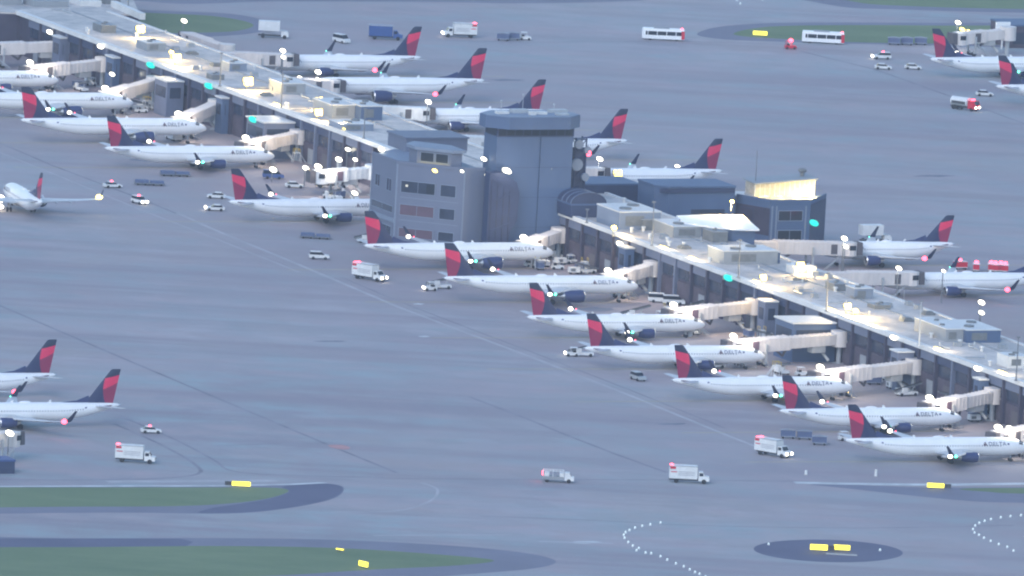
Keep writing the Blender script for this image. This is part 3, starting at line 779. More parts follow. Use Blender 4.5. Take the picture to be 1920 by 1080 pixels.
for i, (x, y, sx, sy, sz) in enumerate([(1, 3, 3, 1.5, .6), (5.5, 4.5, 4, 2, .8), (11, 2, 2.2, 1.6, .6), (15.0, 5, 4.6, 1.6, .7), (8.5, 1, 1.5, 1.2, .8), (15, .5, 3, 1.5, .4)]):
    b = MB(); b.box(x, x+sx, y, y+sy, 33.12, 33.12+sz); part('cap_equipment', b, ('roof_trim', 'galvanised')[i % 2], TW_)
for x, y, h_ in [(8.2, 5, 4.2), (3.2, 6, 2.6), (16.5, 6, 1.8)]:
    b = MB(); b.tube((x, y, 33.1), (x, y, 33.1+h_), .09, .05, 6); b.ball((x, y, 33.1+h_), .22, .22, .3, 8, 4); part('antenna', b, 'galvanised', TW_)
# stair enclosure on the left of the front
b = MB(); o_ = [(-2.6, .2), (2.0, .2), (3.2, 6.5), (4.8, 9.0), (5.1, 15.5), (4.3, 18.0), (.3, 20.4), (-2.6, 20.2)]
b.prism_y(o_, -3.0, -.02); SE = part('stair_enclosure', b, 'dark_cladding', TW_)
for i in range(5):
    z_ = 3+i*3.4; b = MB(); a0, a1 = (-1.8, 3.0) if i % 2 else (3.0, -1.8)
    b.prism_y([(a0, z_), (a1, z_+1.9), (a1, z_+2.3), (a0, z_+.45)], -3.12, -3.0); part('stair_flight', b, 'dark_cladding', SE)
for i in range(4):
    b = MB(); b.box(-2.1+i*1.55, -1.98+i*1.55, -3.1, -3.0, 2, 18.5-i*.8); part('mullion', b, 'dark_navy_paint', SE)
b = MB(); b.box(14, 14.25, -.2, -.02, 20.5, 20.9); part('wall_box', b, 'hvac_grey', TW_)

P2 = G(862, 481); h8 = Vector((cos(ANG-pi/4), sin(ANG-pi/4), 0))
P1 = P2-h8*16.8; P0 = P1-UP*14.8; P3 = P2+VP*5.2; P4 = P3-UP*26; P5 = P0+VP*9-UP*9
OB = thing('octagonal_building', 'blue-grey many-sided office block with rows of dark windows left of the tower', 'office building', P1)
def rp(P, o=P1): return (P.x-o.x, P.y-o.y)
HBK = 20.0
b = MB(); b.prism_z([rp(P) for P in (P0, P1, P2, P3, P4, P5)], 0, HBK-.01); part('wall', b, 'office_cladding', OB)
b = MB(); b.prism_z([(x*.985+.15, y*.985+.2) for x, y in [rp(P) for P in (P0, P1, P2, P3, P4, P5)]], HBK-.01, HBK+.1); part('roof', b, 'tower_cladding_light', OB)
for Pa, Pb in ((P0, P1), (P1, P2), (P2, P3)):
    M_, L_ = facet(Pa-P1, Pb-P1); b = MB(); b.box(0, L_, -.14, .3, HBK-.01, HBK+.75, M_); part('parapet', b, 'office_cladding', OB)
    b = MB(); b.box(-.05, .35, -.1, -.01, 0, HBK, M_); part('corner_pilaster', b, 'tower_cladding_light', OB)
M_, L_ = facet(P1-P1, P2-P1)
for r_, (z0_, z1_) in enumerate([(13.6, 16.2), (8.3, 10.7), (3.2, 5.2)]):
    window(OB, M_, 1.3, 9.7, z0_, z1_, 'brown_panel' if r_ else 'window_glass', 1, label='wide window with a reddish blind' if r_ else None)
    window(OB, M_, 11.2, 14.9, z0_, z1_, 'window_glass', 0)
    b = MB(); b.box(1.2, L_-1, -.07, -.01, z0_-1.3, z0_-1.15, M_); part('string_course', b, 'tower_cladding_light', OB)
b = MB(); b.box(7.6, 9.6, -.05, -.036, 13.8, 16.0, M_); part('dark_blind', b, 'dark_glass', OB)
b = MB(); b.box(2.4, 3.0, -.07, -.045, 14.9, 15.4, M_); part('lit_lamp', b, 'lit_window', OB)
M_, L_ = facet(P0-P1, P1-P1)
for x0, x1, z0_, z1_ in [(2.5, 5.2, 13.4, 16), (9.3, 12.2, 13.2, 16), (1.0, 13.5, 8.4, 9.8), (1.0, 5.5, 3.2, 5.0), (7.5, 13.2, 3.2, 5.0)]:
    window(OB, M_, x0, x1, z0_, z1_, 'window_glass', 1)
b = MB(); b.box(0, L_, -.3, -.02, 6.2, 7.2, M_); part('ledge', b, 'tower_cladding_light', OB)
# penthouse
Q1 = P1+h8*4.2+Vector((-h8.y, h8.x, 0))*1.5
PH = thing('rooftop_penthouse', 'small many-sided penthouse with warm lit base on the octagonal building roof', 'penthouse', Q1+Vector((0, 0, HBK)), 0)
qa = [Vector((0, 0, 0))]; n8 = Vector((-h8.y, h8.x, 0))
qo = [qa[0]-UP*4.5, qa[0], qa[0]+h8*8.5, qa[0]+h8*8.5+VP*2.8, qa[0]+h8*8.5+VP*2.8-UP*8, qa[0]-UP*8+VP*3]
b = MB(); b.prism_z([(v.x, v.y) for v in qo], .1, 3.6); part('wall', b, 'office_cladding', PH)
cc = sum(qo, Vector())/6
b = MB(); b.prism_z([((v.x-cc.x)*1.14+cc.x, (v.y-cc.y)*1.14+cc.y) for v in qo], 3.6, 4.3); part('roof', b, 'tower_cladding_light', PH)
M_, L_ = facet(qo[1], qo[2])
window(PH, M_, 1, 4.2, 1.1, 3.1, 'dark_glass'); window(PH, M_, 4.8, 7.8, 1.1, 3.1, 'dark_glass')
b = MB(); b.box(.2, L_-.2, -1.1, -.8, .15, .5, M_); part('strip_lamp', b, 'lamp_warm', PH)
# upper rear block
t, y = LP(728, 296, HBK)
UB = thing('upper_block', 'plain blue-grey upper storey behind the penthouse left of the tower', 'building storey', P5+VP*2+UP*3+Vector((0, 0, HBK+.1)), ANG)
b = MB(); b.box(-1.0, 14.5, -2, 9, 0, 3.0); part('wall', b, 'office_cladding', UB)
b = MB(); b.box(-1.3, 14.8, -2.3, 9.3, 3.0, 3.4); part('roof', b, 'office_cladding', UB)
b = MB(); b.box(1, 4, -2.08, -2.0, .8, 2.2); part('window', b, 'window_glass', UB)

# dark mast with dishes at the tower's right side
DM = thing('antenna_stack', 'dark antenna stack with pale dish drums on the right side of the tower', 'antenna stack', G(1066, 478), ANG)
b = MB()
for x in (.3, 3.0):
    for y in (0, 2.6): b.tube((x, y, 0), (x, y, 27.5), .22, .18, 6)
for i in range(9):
    z_ = i*3; b.tube((.3, 0, z_), (3.0, 0, z_+3), .13, None, 5); b.tube((3.0, 2.6, z_), (.3, 2.6, z_+3), .13, None, 5); b.box(.1, 3.2, -.1, 2.8, z_+2.9, z_+3.1)
part('lattice', b, 'dark_cladding', DM)
b = MB(); b.box(.0, 3.4, .1, 2.6, 0, 25.0, None, 0, .3, .2); part('cable_duct', b, 'dark_cladding', DM)
for x, z_, r_ in [(.9, 26.0, 1.15), (.7, 21.2, 1.5), (2.9, 18.3, 1.0), (3.2, 24.6, .9), (.6, 15.2, .5)]:
    b = MB(); b.tube((x, -.1, z_), (x, -.75, z_), r_, r_*.94, 16); d_ = part('dish', b, 'tower_cladding_light', DM, True)
b = MB(); b.ball((3.6, -.4, 24.2), .55, .45, .45, 10, 5); part('obstruction_lamp', b, 'lamp_red', DM)

def block(name, label, cat, xl, yb, w_, d_, h_, mat, chl=0, chr_=0, roofmat='tower_cladding', z=0, grp=None):
    o = thing(name, label, cat, G(xl, yb, z), ANG, grp)
    out = [(0, chl), (chl, 0), (w_-chr_, 0), (w_, chr_), (w_, d_), (0, d_)]
    if not chl: out = out[1:]
    b = MB(); b.prism_z(out, 0, h_-.4); part('wall', b, mat, o)
    b = MB(); b.prism_z([((x-w_/2)*1.02+w_/2, (y-d_/2)*1.02+d_/2) for x, y in out], h_-.4, h_); part('roof', b, roofmat, o)
    return o
k1 = block('service_block', 'dark blue-grey flat block between the tower and the floodlit jetliner', 'service building', 1088, 446, 14.5, 12, 12.8, 'dark_cladding')
b = MB(); b.prism_y([(.8, 9.5), (9.5, 8.3), (9.5, 7.7), (.8, 8.7)], -.12, -.02); part('awning', b, 'tower_cladding', k1)
b = MB(); b.prism_y([(5, 6.0), (13, 4.0), (13, 3.4), (5, 5.3)], -.12, -.02); part('awning', b, 'tower_cladding', k1)
k2 = block('canopy_block', 'dark curved-roof canopy on the concourse roof at the tower foot', 'canopy', 1070, 408, 9.0, 9, 3.2, 'dark_cladding', z=ZR)
b = MB(); b.prism_y([(0, 3.2)]+[(4.5-4.5*cos(pi*i/10), 3.2+2.6*sin(pi*i/10)) for i in range(1, 10)]+[(9, 3.2)], .1, 8.9); part('vault', b, 'dark_cladding', k2, True)
for i in range(3):
    b = MB(); b.prism_y([(4.5-4.55*cos(pi*j/10), 3.2+2.66*sin(pi*j/10)) for j in range(11)]+[(4.5+4.35*cos(pi*j/10), 3.1+2.4*sin(pi*j/10)) for j in range(11)], .3+i*2.6, .6+i*2.6); part('rib', b, 'tower_cladding_light', k2)
k3 = block('gate_block', 'grey flat-roofed block with a chamfered corner in front of the jetliner right of the tower', 'gate building', 1229, 467, 19.5, 12, 14.8, 'tower_cladding', 2.5, 0)
b = MB(); b.box(8.5, 17, -.12, -.02, 8.2, 9.3); part('window', b, 'window_glass', k3)
b = MB(); b.box(0.2, 19.3, -.4, -.02, 13.3, 14.3); part('fascia', b, 'dark_cladding', k3)
# lounge building
LB0 = G(1440, 474); hl = Vector((cos(ANG-R(66)), sin(ANG-R(66)), 0))
A1_ = LB0-hl*10.8; A2_ = LB0+VP*10.2; h7 = Vector((cos(ANG+R(50)), sin(ANG+R(50)), 0)); A3_ = A2_+h7*13; A4_ = A3_-UP*8-VP*4; A5_ = A1_-UP*10+VP*3
LG = thing('lounge_building', 'many-sided dark blue-grey lounge building with a yellow-lit roof terrace', 'lounge building', LB0)
pl = [rp(P, LB0) for P in (A1_, LB0, A2_, A3_, A4_, A5_)]
HL = 11.6
b = MB(); b.prism_z(pl, 0, HL); part('wall', b, 'tower_cladding', LG)
b = MB(); b.prism_z([(x*.98+.1, y*.98+.1) for x, y in pl], HL, HL+.12); part('terrace_floor', b, 'roof_trim', LG)
M_, L_ = facet(Vector(), A2_-LB0)
window(LG, M_, 2.2, 8.2, 7.6, 9.8, 'dark_glass', 1); window(LG, M_, 2.2, 8.2, 2.2, 5.2, 'dark_glass', 1)
for x in (.3, 1.4, 8.9): b = MB(); b.box(x, x+.35, -.18, -.01, 0, HL-.6, M_); part('pilaster', b, 'tower_cladding_light', LG)
M2_, L2_ = facet(A1_-LB0, Vector())
window(LG, M2_, 1.4, 5.5, 6.6, 9.6, 'marking_grey', 1, 'dark_cladding')
b = MB(); b.box(0.1, L2_-.1, -.08, -.01, 4.0, 10.4, M2_); part('dark_cladding_panel', b, 'facade_dark', LG)
M3_, L3_ = facet(A2_-LB0, A3_-LB0)
b = MB(); b.box(.1, L3_, -.1, -.01, 0, HL-.2, M3_); part('side_cladding', b, 'dark_cladding', LG)
for Mx, Lx in ((M_, L_), (M2_, L2_), (M3_, L3_)):
    b = MB(); b.box(0, Lx, -.1, .2, HL, HL+.9, Mx); part('parapet', b, 'tower_cladding', LG)
    b = MB(); b.box(.2, Lx-.2, .35, .55, HL+.2, HL+.5, Mx); part('strip_lamp', b, 'lamp_warm', LG)
TPv = A1_-VP*0.0; v0 = LB0-hl*7+VP*2.2-UP*1.5
TE = thing('terrace_pavilion', 'glazed pavilion glowing yellow on top of the lounge building', 'pavilion', v0+Vector((0, 0, HL+.12)), ANG)
wl_ = 15.2
b = MB(); b.box(0, wl_, 0, 6, .0, .5); part('base', b, 'concrete_block', TE)
for i in range(12):
    x0 = i*wl_/12; b = MB(); b.box(x0+.06, x0+wl_/12-.06, .05, .2, .5, 3.3+.09*i); part('glass_panel', b, 'pavilion_glass' if 'pavilion_glass' in MATS else (plain('pavilion_glass', (.44, .40, .34), .5, 0, .3, 1.2) and 'pavilion_glass'), TE)
for i in range(13):
    b = MB(); x0 = i*wl_/12; b.box(x0-.06, x0+.06, -.02, .25, .5, 3.3+.09*i); part('post', b, 'tug_white', TE)
b = MB(); b.box(0.1, wl_-.1, .6, 5.9, .5, 3.2); part('inner_wall', b, 'pavilion_glass', TE)
b = MB(); b.add([(-.5, -.8, 3.3), (wl_+.5, -.8, 4.4), (wl_+.5, 6.4, 4.7), (-.5, 6.4, 3.6), (-.5, -.8, 3.6), (wl_+.5, -.8, 4.7), (wl_+.5, 6.4, 5.0), (-.5, 6.4, 3.9)],
                  [(0, 3, 2, 1), (4, 5, 6, 7), (0, 1, 5, 4), (1, 2, 6, 5), (2, 3, 7, 6), (3, 0, 4, 7)]); part('roof', b, 'hvac_grey', TE)
b = MB(); b.tube((wl_-2, 3, 4.8), (wl_-2, 3, 6.0), .5, .5, 10); b.ball((wl_-2, 3, 6.1), 1.1, 1.0, .6, 12, 5); part('roof_dome', b, 'hvac_dark', TE)
b = MB(); b.tube((.9, 2, 3.6), (.9, 2, 11), .12, .06, 6); part('flagpole', b, 'steel_grey', TE)
for i in range(5):
    b = MB(); x0 = 1.3+i*3.1; b.box(x0-.5, x0+.5, -.9, -.7, .35, .62); part('strip_lamp', b, 'lamp_warm', TE)
for i, (x, y) in enumerate([(2, -2.2), (5.2, -2.4), (9.5, -2.4), (12.5, -2.2), (11, -1.7), (13.8, -1.6)]):
    b = MB(); b.tube((x, y, 0), (x, y, .75), .08, .08, 6); b.tube((x, y, .75), (x, y, .82), .6, .6, 12)
    o = part('terrace_table', b, 'tug_white'); o.matrix_world = Matrix.Translation(TE.location) @ Matrix.Rotation(ANG, 4, 'Z')
    tag(o, 'small round table on the yellow-lit lounge terrace', 'table', 'tables on the lounge terrace')
# white canopy block on the roof, brightly lit
cpx = [(1268, 404), (1330, 402), (1392, 402), (1424, 430), (1378, 429), (1330, 424), (1280, 416)]
c0_ = G(1330, 424, 13.4)
WC = thing('white_canopy', 'brilliantly lit white flat canopy roof with a pointed right end', 'canopy', (c0_.x, c0_.y, 0))
pl = [rp(G(x, y, 13.6), c0_) for x, y in reversed(cpx)]
if sum(pl[i][0]*pl[(i+1) % 7][1]-pl[(i+1) % 7][0]*pl[i][1] for i in range(7)) < 0: pl.reverse()
b = MB(); b.prism_z(pl, 13.2, 13.6); part('slab', b, 'white_paint', WC)
cx_, cy_ = sum(p[0] for p in pl)/7, sum(p[1] for p in pl)/7
b = MB(); b.prism_z([((x-cx_)*.9+cx_, (y-cy_)*.9+cy_) for x, y in pl], 0, 13.2); part('wall', b, 'tower_cladding', WC)

# ------------------------------------------------------------------ lamps
def floodlamp(px, py, z, lens, label, r=1.0, pole=0.0, grp='floodlights on the buildings and gates', back=True, flat=.72, glow=0):
    r *= 1.12 if lens == 'lamp_teal' else .82
    p = G(px, py, z); o = thing('floodlight', label, 'floodlight', p, ANG, grp)
    b = MB(); b.box(-r*.8, r*.8, .0, r*.9, -r*.45, r*.55); part('housing', b, 'steel_grey', o)
    if lens == 'lamp_warm' and r > .75:          # bank of square heads on a frame
        for q, (dx, dz, sz) in enumerate([(-.55, .35, .62), (.5, .45, .55), (-.35, -.5, .5), (.55, -.35, .6), (.1, .02, .5)]):
            b = MB(); b.box((dx-sz*.6)*r, (dx+sz*.6)*r, -r*.75, -.02, (dz-sz*.6)*r, (dz+sz*.6)*r, None, 0, .04, .04); part('lamp_head', b, lens, o)
    else:
        b = MB(); b.ball((0, -.1, 0), r*1.08, r*.8, r*flat*.88, 14, 8, Matrix.Rotation(R(24), 4, 'Y')); part('lens', b, lens, o, True)  # lens swollen and tilted so its shape takes in the lamp's bloom
    if glow:
        ld = bpy.data.lights.new('lamp_glow', 'POINT'); ld.energy = glow; ld.color = (1, .72, .30) if lens == 'lamp_warm' else (1, .93, .8); ld.shadow_soft_size = r
        lo_ = bpy.data.objects.new('lamp_glow', ld); COL.objects.link(lo_); lo_.parent = o; lo_.location = (0, -r-.6, .3)
    if pole: b = MB(); b.tube((0, r*.5, -pole), (0, r*.5, -r*.3), .16, .12, 8); part('pole', b, 'steel_grey', o)
    else: b = MB(); b.tube((0, r*.5, 0), (0, r*.5+1.2, .2), .12, .12, 6); part('bracket', b, 'steel_grey', o)
    return o
def wallz(px, py, t=-1.0):
    """height at which the facade lies behind that pixel"""
    lo, hi = 1.0, 12.0
    for _ in range(30):
        mid = (lo+hi)/2
        if st(G(px, py, mid))[1] > t: lo = mid
        else: hi = mid
    return mid
for px, py, lens, lab in [(93, 60, 'lamp_white', 'white wall floodlight at the far top left of the concourse'), (188, 87, 'lamp_white', 'white wall floodlight left of the uppermost teal one'),
                          (282, 122, 'lamp_teal', 'teal wall floodlight, uppermost of the three at upper left'), (391, 161, 'lamp_teal', 'teal wall floodlight, middle of the three at upper left'),
                          (474, 224, 'lamp_teal', 'teal wall floodlight, lowest of the three at upper left'), (1162, 457, 'lamp_white', 'white wall floodlight under the roof edge right of the tower'),
                          (1365, 521, 'lamp_teal', 'teal wall floodlight under the roof edge, middle right'), (1675, 633, 'lamp_white', 'pale yellow floodlight at the roof edge above the red ramp sign'),
                          (1832, 691, 'lamp_white', 'pale yellow floodlight at the roof edge, farthest right')]:
    z = wallz(px, py, -9.4 if px == 474 else -1.2); floodlamp(px, py, z, lens, lab, 1.0)
floodlamp(1526, 418, 7.0, 'lamp_teal', 'teal floodlight on the right flank of the lounge building', 1.0)
floodlamp(715, 280, 20.9, 'lamp_white', 'lamp on the left parapet of the octagonal building', .95, 2)
floodlamp(907, 298, 22.5, 'lamp_white', 'upper small lamp left of the tower shaft', .85)
floodlamp(909, 328, 19.0, 'lamp_white', 'lower small lamp left of the tower shaft', .55)
zt = 5.0
while st(G(950, 320, zt))[0] < st(TP)[0]+3.6 and zt < 30: zt += .02
while st(G(950, 320, zt))[0] > st(TP)[0]+3.6 and zt > 1: zt -= .02
print('tower lamp z', zt)
floodlamp(950, 320, zt, 'lamp_white', 'wide oval lamp on the front of the control tower', 1.35, flat=.6, glow=200)
floodlamp(815, 320, 20.6, 'lamp_warm', 'warm lamp at the base of the penthouse', .8, glow=60)
floodlamp(866, 321, 20.6, 'lamp_white', 'small lamp at the right end of the penthouse base', .55)
for px, py, r, lab in [(262, 54, 1.7, 'uppermost glowing warm lamp on the concourse roof'), (330, 108, 1.8, 'second glowing warm lamp down the upper roof'), (321, 98, .9, 'small warm lamp beside the second glowing roof lamp'),
                       (464, 152, 1.9, 'third glowing warm lamp down the upper roof'), (597, 188, 1.5, 'upper of two glowing roof lamps by the second jetliner nose'), (596, 210, 1.5, 'lower of two glowing roof lamps by the second jetliner nose'),
                       (1154, 400, 1.0, 'upper warm lamp on the short mast right of the tower'), (1151, 427, 1.0, 'lower warm lamp on the short mast right of the tower'),
                       (1382, 463, .9, 'warm lamp above the long grey roof unit'), (1430, 520, 1.2, 'warm lamp over the brightly lit roof below the far jet bridge'), (1500, 497, 1.4, 'warm lamp on the far parapet beside the far jet bridge'),
                       (1588, 574, 1.3, 'warm lamp on the roof edge right of the lit strip'), (1604, 583, 1.0, 'smaller warm lamp on the roof edge right of the lit strip'), (1372, 378, .7, 'warm lamp on the column behind the white canopy')]:
    floodlamp(px, py, ZR+(2.2 if r > 1 else 1.8)+(4.5 if py == 378 else 0), 'lamp_warm', lab, r*.8, 2.2, 'warm floodlights on the concourse roof', flat=.95, glow=1100*min(r*r, 1.5) if py != 378 else 3500)
# low lamp bars that wash the near roof edge
for i, (px, z_) in enumerate([(1245, 0), (1300, 0), (1420, 0), (1560, 0), (1640, 0), (1760, 0), (1880, 0), (330, 0), (520, 0), (640, 0)]):
    p = G(px, near_edge_y(px)-6, ZR+.6); b = MB(); b.box(-.12, .12, -2.2, 2.2, 0, .18); o = part('lamp_bar', b, 'lamp_warm'); o.location = p; o.rotation_euler = (0, 0, ANG)
    ld = bpy.data.lights.new('lamp_glow', 'POINT'); ld.energy = 420; ld.color = (1, .82, .5); ld.shadow_soft_size = .6; lo_ = bpy.data.objects.new('lamp_glow', ld); COL.objects.link(lo_); lo_.parent = o; lo_.location = (0, 0, 1.2)
    tag(o, 'thin warm lamp bar along the near roof edge', 'lamp bar', 'lamp bars along the roof edge')
for px, py, z, lens, r, lab in [(345, 39, 6, 'lamp_white', .95, 'floodlight on a pole in front of the upper left grass'), (652, 280, 7, 'lamp_white', .8, 'small lamp above the floodlit gate trucks, upper'),
                                (635, 299, 6, 'lamp_white', 1.0, 'bright lamp above the white gate bridge with the red door'), (666, 299, 6, 'lamp_white', .7, 'small lamp right of the one over the white gate bridge'),
                                (512, 318, 3.5, 'lamp_white', 1.1, 'lamp above the dark truck at the empty gate'), (573, 315, 5, 'lamp_white', .95, 'lamp at the end of the white gate bridge'),
                                (665, 362, 5, 'lamp_white', .9, 'lamp beside the wall of the octagonal building'), (210, 139, 5, 'lamp_white', .85, 'lamp between the first and second jet bridges'),
                                (241, 139, 4, 'lamp_white', .5, 'dim lamp on the wall right of the second jet bridge'), (1070, 300, 5, 'lamp_white', .0, ''), (1124, 298, 6, 'lamp_white', .95, 'lamp over the nose of the jetliner right of the tower'),
                                (1157, 325, 6, 'lamp_warm', 1.3, 'warm light against the fuselage right of the tower'), (1270, 312, 4, 'lamp_white', .8, 'lamp left of the tail fin right of the tower'),
                                (1840, 567, 7, 'lamp_white', .95, 'upper lamp of the pair on the far gate mast at right'), (1840, 586, 5, 'lamp_white', .85, 'lower lamp of the pair on the far gate mast at right'),
                                (1769, 508, 8, 'lamp_white', .6, 'small lamp on the thin pole in front of the far right jetliner'), (1685, 503, 9, 'lamp_white', .85, 'lamp over the far jet bridge at the right'),
                                (1583, 447, 9, 'lamp_white', .9, 'upper lamp over the jet bridge beside the lounge'), (1585, 462, 7, 'lamp_white', .85, 'lower lamp over the jet bridge beside the lounge'),
                                (1796, 42, 7, 'lamp_white', .9, 'lamp on the left pole of the upper right gate'), (1804, 55, 5, 'lamp_warm', .9, 'warm lamp by the left pole of the upper right gate'), (1816, 58, 5, 'lamp_warm', .6, 'small warm lamp at the upper right gate'),
                                (530, 95, 8, 'lamp_white', .9, 'upper lamp at the nose of the topmost far jetliner'), (531, 107, 6.5, 'lamp_white', .75, 'lower lamp at the nose of the topmost far jetliner'),
                                (596, 135, 8, 'lamp_white', .95, 'upper lamp at the nose of the second far jetliner'), (595, 148, 6.5, 'lamp_white', .55, 'lower lamp at the nose of the second far jetliner'),
                                (803, 191, 8, 'lamp_white', .95, 'lamp over the jet bridge left of the tower cap'), (711, 209, 5, 'lamp_white', .9, 'lamp at the left end of that bridge left of the tower cap'),
                                (562, 146, 6, 'lamp_white', .8, 'lamp on the roof side of the second far jetliner nose'), (858, 276, 4, 'lamp_white', .75, 'lamp behind the penthouse left of the tower'),
                                (18, 812, 6.5, 'lamp_white', 1.1, 'floodlight at the lower left edge below the jetliner'), (1893, 803, 6.0, 'lamp_white', 1.0, 'gate floodlight at the lower right edge'),
                                (1090, 287, 6, 'lamp_red', .9, 'red wing lamp right of the tower')]:
    if r: floodlamp(px, py, z, lens, lab, r, max(0, z-.5), glow={(1583, 447): 500, (1685, 503): 500, (803, 191): 400, (1124, 298): 700, (635, 299): 700, (596, 135): 300, (530, 95): 300, (1796, 42): 400}.get((px, py), 0))

# ------------------------------------------------------------------ jet bridges
def jet_bridge(cab, rot, label, grp, door=True, lamp=True, inner_z=5.7, cab_z=4.5, connector=None, mat='jetbridge_skin'):
    cab, rot = Vector(cab), Vector(rot); cab.z = rot.z = 0
    d = cab-rot; L_ = d.length; a = math.atan2(d.y, d.x)
    o = thing('jet_bridge', label, 'jet bridge', rot, a, grp)
    side = 1 if (Vector((0, -1, 0)).dot(Vector((-sin(a), cos(a), 0))) > 0) else -1      # local y side that faces the viewer
    b = MB(); b.tube((0, 0, 3.9), (0, 0, 7.4), 2.1, 2.1, 16); part('rotunda', b, mat, o, True)
    b = MB(); b.tube((0, 0, 0), (0, 0, 3.9), .55, .55, 10); b.box(-1, 1, -1, 1, 0, .2); part('column', b, 'galvanised', o)
    def tun(x0, x1, hw, h0, name, mt):
        z0, z1 = inner_z+(cab_z-inner_z)*x0/L_, inner_z+(cab_z-inner_z)*x1/L_
        b = MB(); vs = []
        for x, z in ((x0, z0), (x1, z1)):
            vs += [(x, -hw, z-h0), (x, hw, z-h0), (x, hw, z+h0-.15), (x, hw-.25, z+h0), (x, -hw+.25, z+h0), (x, -hw, z+h0-.15)]
        b.add(vs, [(0, 1, 2, 3, 4, 5), (11, 10, 9, 8, 7, 6)]+[(i, i+6, (i+1) % 6+6, (i+1) % 6) for i in range(6)])
        t_ = part(name, b, mt, o); zc_ = lambda x: inner_z+(cab_z-inner_z)*x/L_
        rb = MB(); x = x0+.5
        while x < x1-.3:
            z = zc_(x); rb.box(x-.06, x+.06, -hw-.07, hw+.07, z-h0-.05, z+h0+.07); x += 1.25
        part('ribs', rb, mt, t_, kind='stuff')
        return t_
    xm = L_*.50
    tun(1.7, xm+.6, 1.35, 1.25, 'inner_tunnel', mat)
    to = tun(xm, L_-1.2, 1.62, 1.5, 'outer_tunnel', mat)
    if door:
        xd = L_-4.4; z = inner_z+(cab_z-inner_z)*xd/L_
        b = MB(); b.box(xd-.8, xd+.8, side*1.64-.06, side*1.64+.09, z-1.2, z+1.05); part('service_door', b, 'brown_panel' if door == 'red' else 'jetbridge_dark', to)
    cz = cab_z
    b = MB(); b.tube((L_, 0, cz-1.6), (L_, 0, cz+1.5), 2.1, 2.1, 12); cb = part('cab', b, mat, o)
    b = MB(); b.box(L_+1.6, L_+3.0, -1.7, 1.7, cz-1.4, cz+1.5, None, 0, 0, .2); part('bellows', b, 'jetbridge_dark', cb)
    b = MB(); b.box(L_-.6, L_+1.0, side*2.06-.06, side*2.06+.06, cz-.2, cz+.9); part('cab_window', b, 'dark_glass', cb)
    # drive column
    xd = L_*.74; z = inner_z+(cab_z-inner_z)*xd/L_-1.5
    b = MB()
    for y in (-1.9, 1.9): b.box(xd-.22, xd+.22, y-.2, y+.2, .9, z+1.8)
    b.box(xd-.4, xd+.4, -2.2, 2.2, .7, 1.1); b.box(xd-.25, xd+.25, -2.1, 2.1, z-.35, z)
    dc = part('drive_column', b, 'galvanised', o)
    for y in (-1.1, 1.1):
        b = MB(); b.tube((xd, y-.3, .6), (xd, y+.3, .6), .6, None, 14); part('wheel', b, 'black_rubber', dc)
    # stairs
    b = MB(); xs = L_-3.0
    for i in range(9):
        b.box(xs-1.0-i*.42, xs-.6-i*.42, side*2.9-.5, side*2.9+.5, cz-1.7-i*.36, cz-1.6-i*.36)
    b.prism_y([(xs-.5, cz-1.5), (xs-4.6, .1), (xs-4.6, .35), (xs-.5, cz-1.25)], side*3.42, side*3.5)
    b.tube((xs-.6, side*3.4, 0), (xs-.6, side*3.4, cz-.6), .06, None, 5)
    part('stairs', b, 'galvanised', o)
    # air unit and duct under the tunnel near the rotunda
    b = MB(); b.box(4.2, 7.6, -1.1, 1.1, inner_z-3.0, inner_z-1.4); b.tube((4.5, 0, inner_z-3), (3.2, side*1.0, .9), .35, None, 8); part('air_unit', b, 'concrete_block', o)
    b = MB(); b.tube((xm, 0, inner_z-1.5), (xm+1.5, side*.6, 2.2), .28, None, 8); b.tube((xm+1.5, side*.6, 2.2), (xm+3.4, side*1.2, 3.4), .28, None, 8); part('hose', b, 'jetbridge_dark', o)
    if lamp:
        b = MB(); b.tube((L_+.6, 0, cz+1.4), (L_+.6, 0, cz+2.1), .1, None, 6); ls = part('lamp_post', b, 'steel_grey', o)
        b = MB(); b.ball((0, 0, 0), .9, .9, .6, 14, 8, Matrix.Translation((L_+.6, 0, cz+2.4)) @ Matrix.Rotation(R(-20), 4, 'Y')); part('lamp', b, 'lamp_white', ls, True)  # glowing ball oversized to build the gate lamp's bloom into its shape
        ld = bpy.data.lights.new('lamp_glow', 'POINT'); ld.energy = 750; ld.color = (1, .88, .72); ld.shadow_soft_size = 1.0
        lo_ = bpy.data.objects.new('lamp_glow', ld); COL.objects.link(lo_); lo_.parent = o; lo_.location = (L_-1.5, side*3.2, cz+3.5)
    if connector is not None:
        c = Vector(connector); c.z = 0; v = c-rot; l2 = v.length
        if l2 > 1.5:
            aa = math.atan2(v.y, v.x)-a
            M_ = Matrix.Rotation(aa, 4, 'Z'); b = MB(); b.box(1.5, l2+.3, -1.3, 1.3, 4.3, 7.1, M_); part('walkway', b, mat, o)
            b = MB(); b.box(1.8, 2.2, -1.5, 1.5, 0, 7.9, M_); part('pier_pillar', b, 'roof_trim', o)
    return o
def door_of(j, dx=-5.9, dy=3.6):
    a = j.rotation_euler.z; p = j.location
    return Vector((p.x+dx*cos(a)-dy*sin(a), p.y+dx*sin(a)+dy*cos(a), 0))
GJ = 'jet bridges on the near side'
rotA = {0: (207, 120), 1: (307, 156), 2: (407, 199), 3: (567, 256), 5: (1049, 440), 6: (1236, 503), 7: (1426, 574), 8: (1586, 634), 9: (1726, 686), 10: (1870, 741), 11: (2010, 795)}
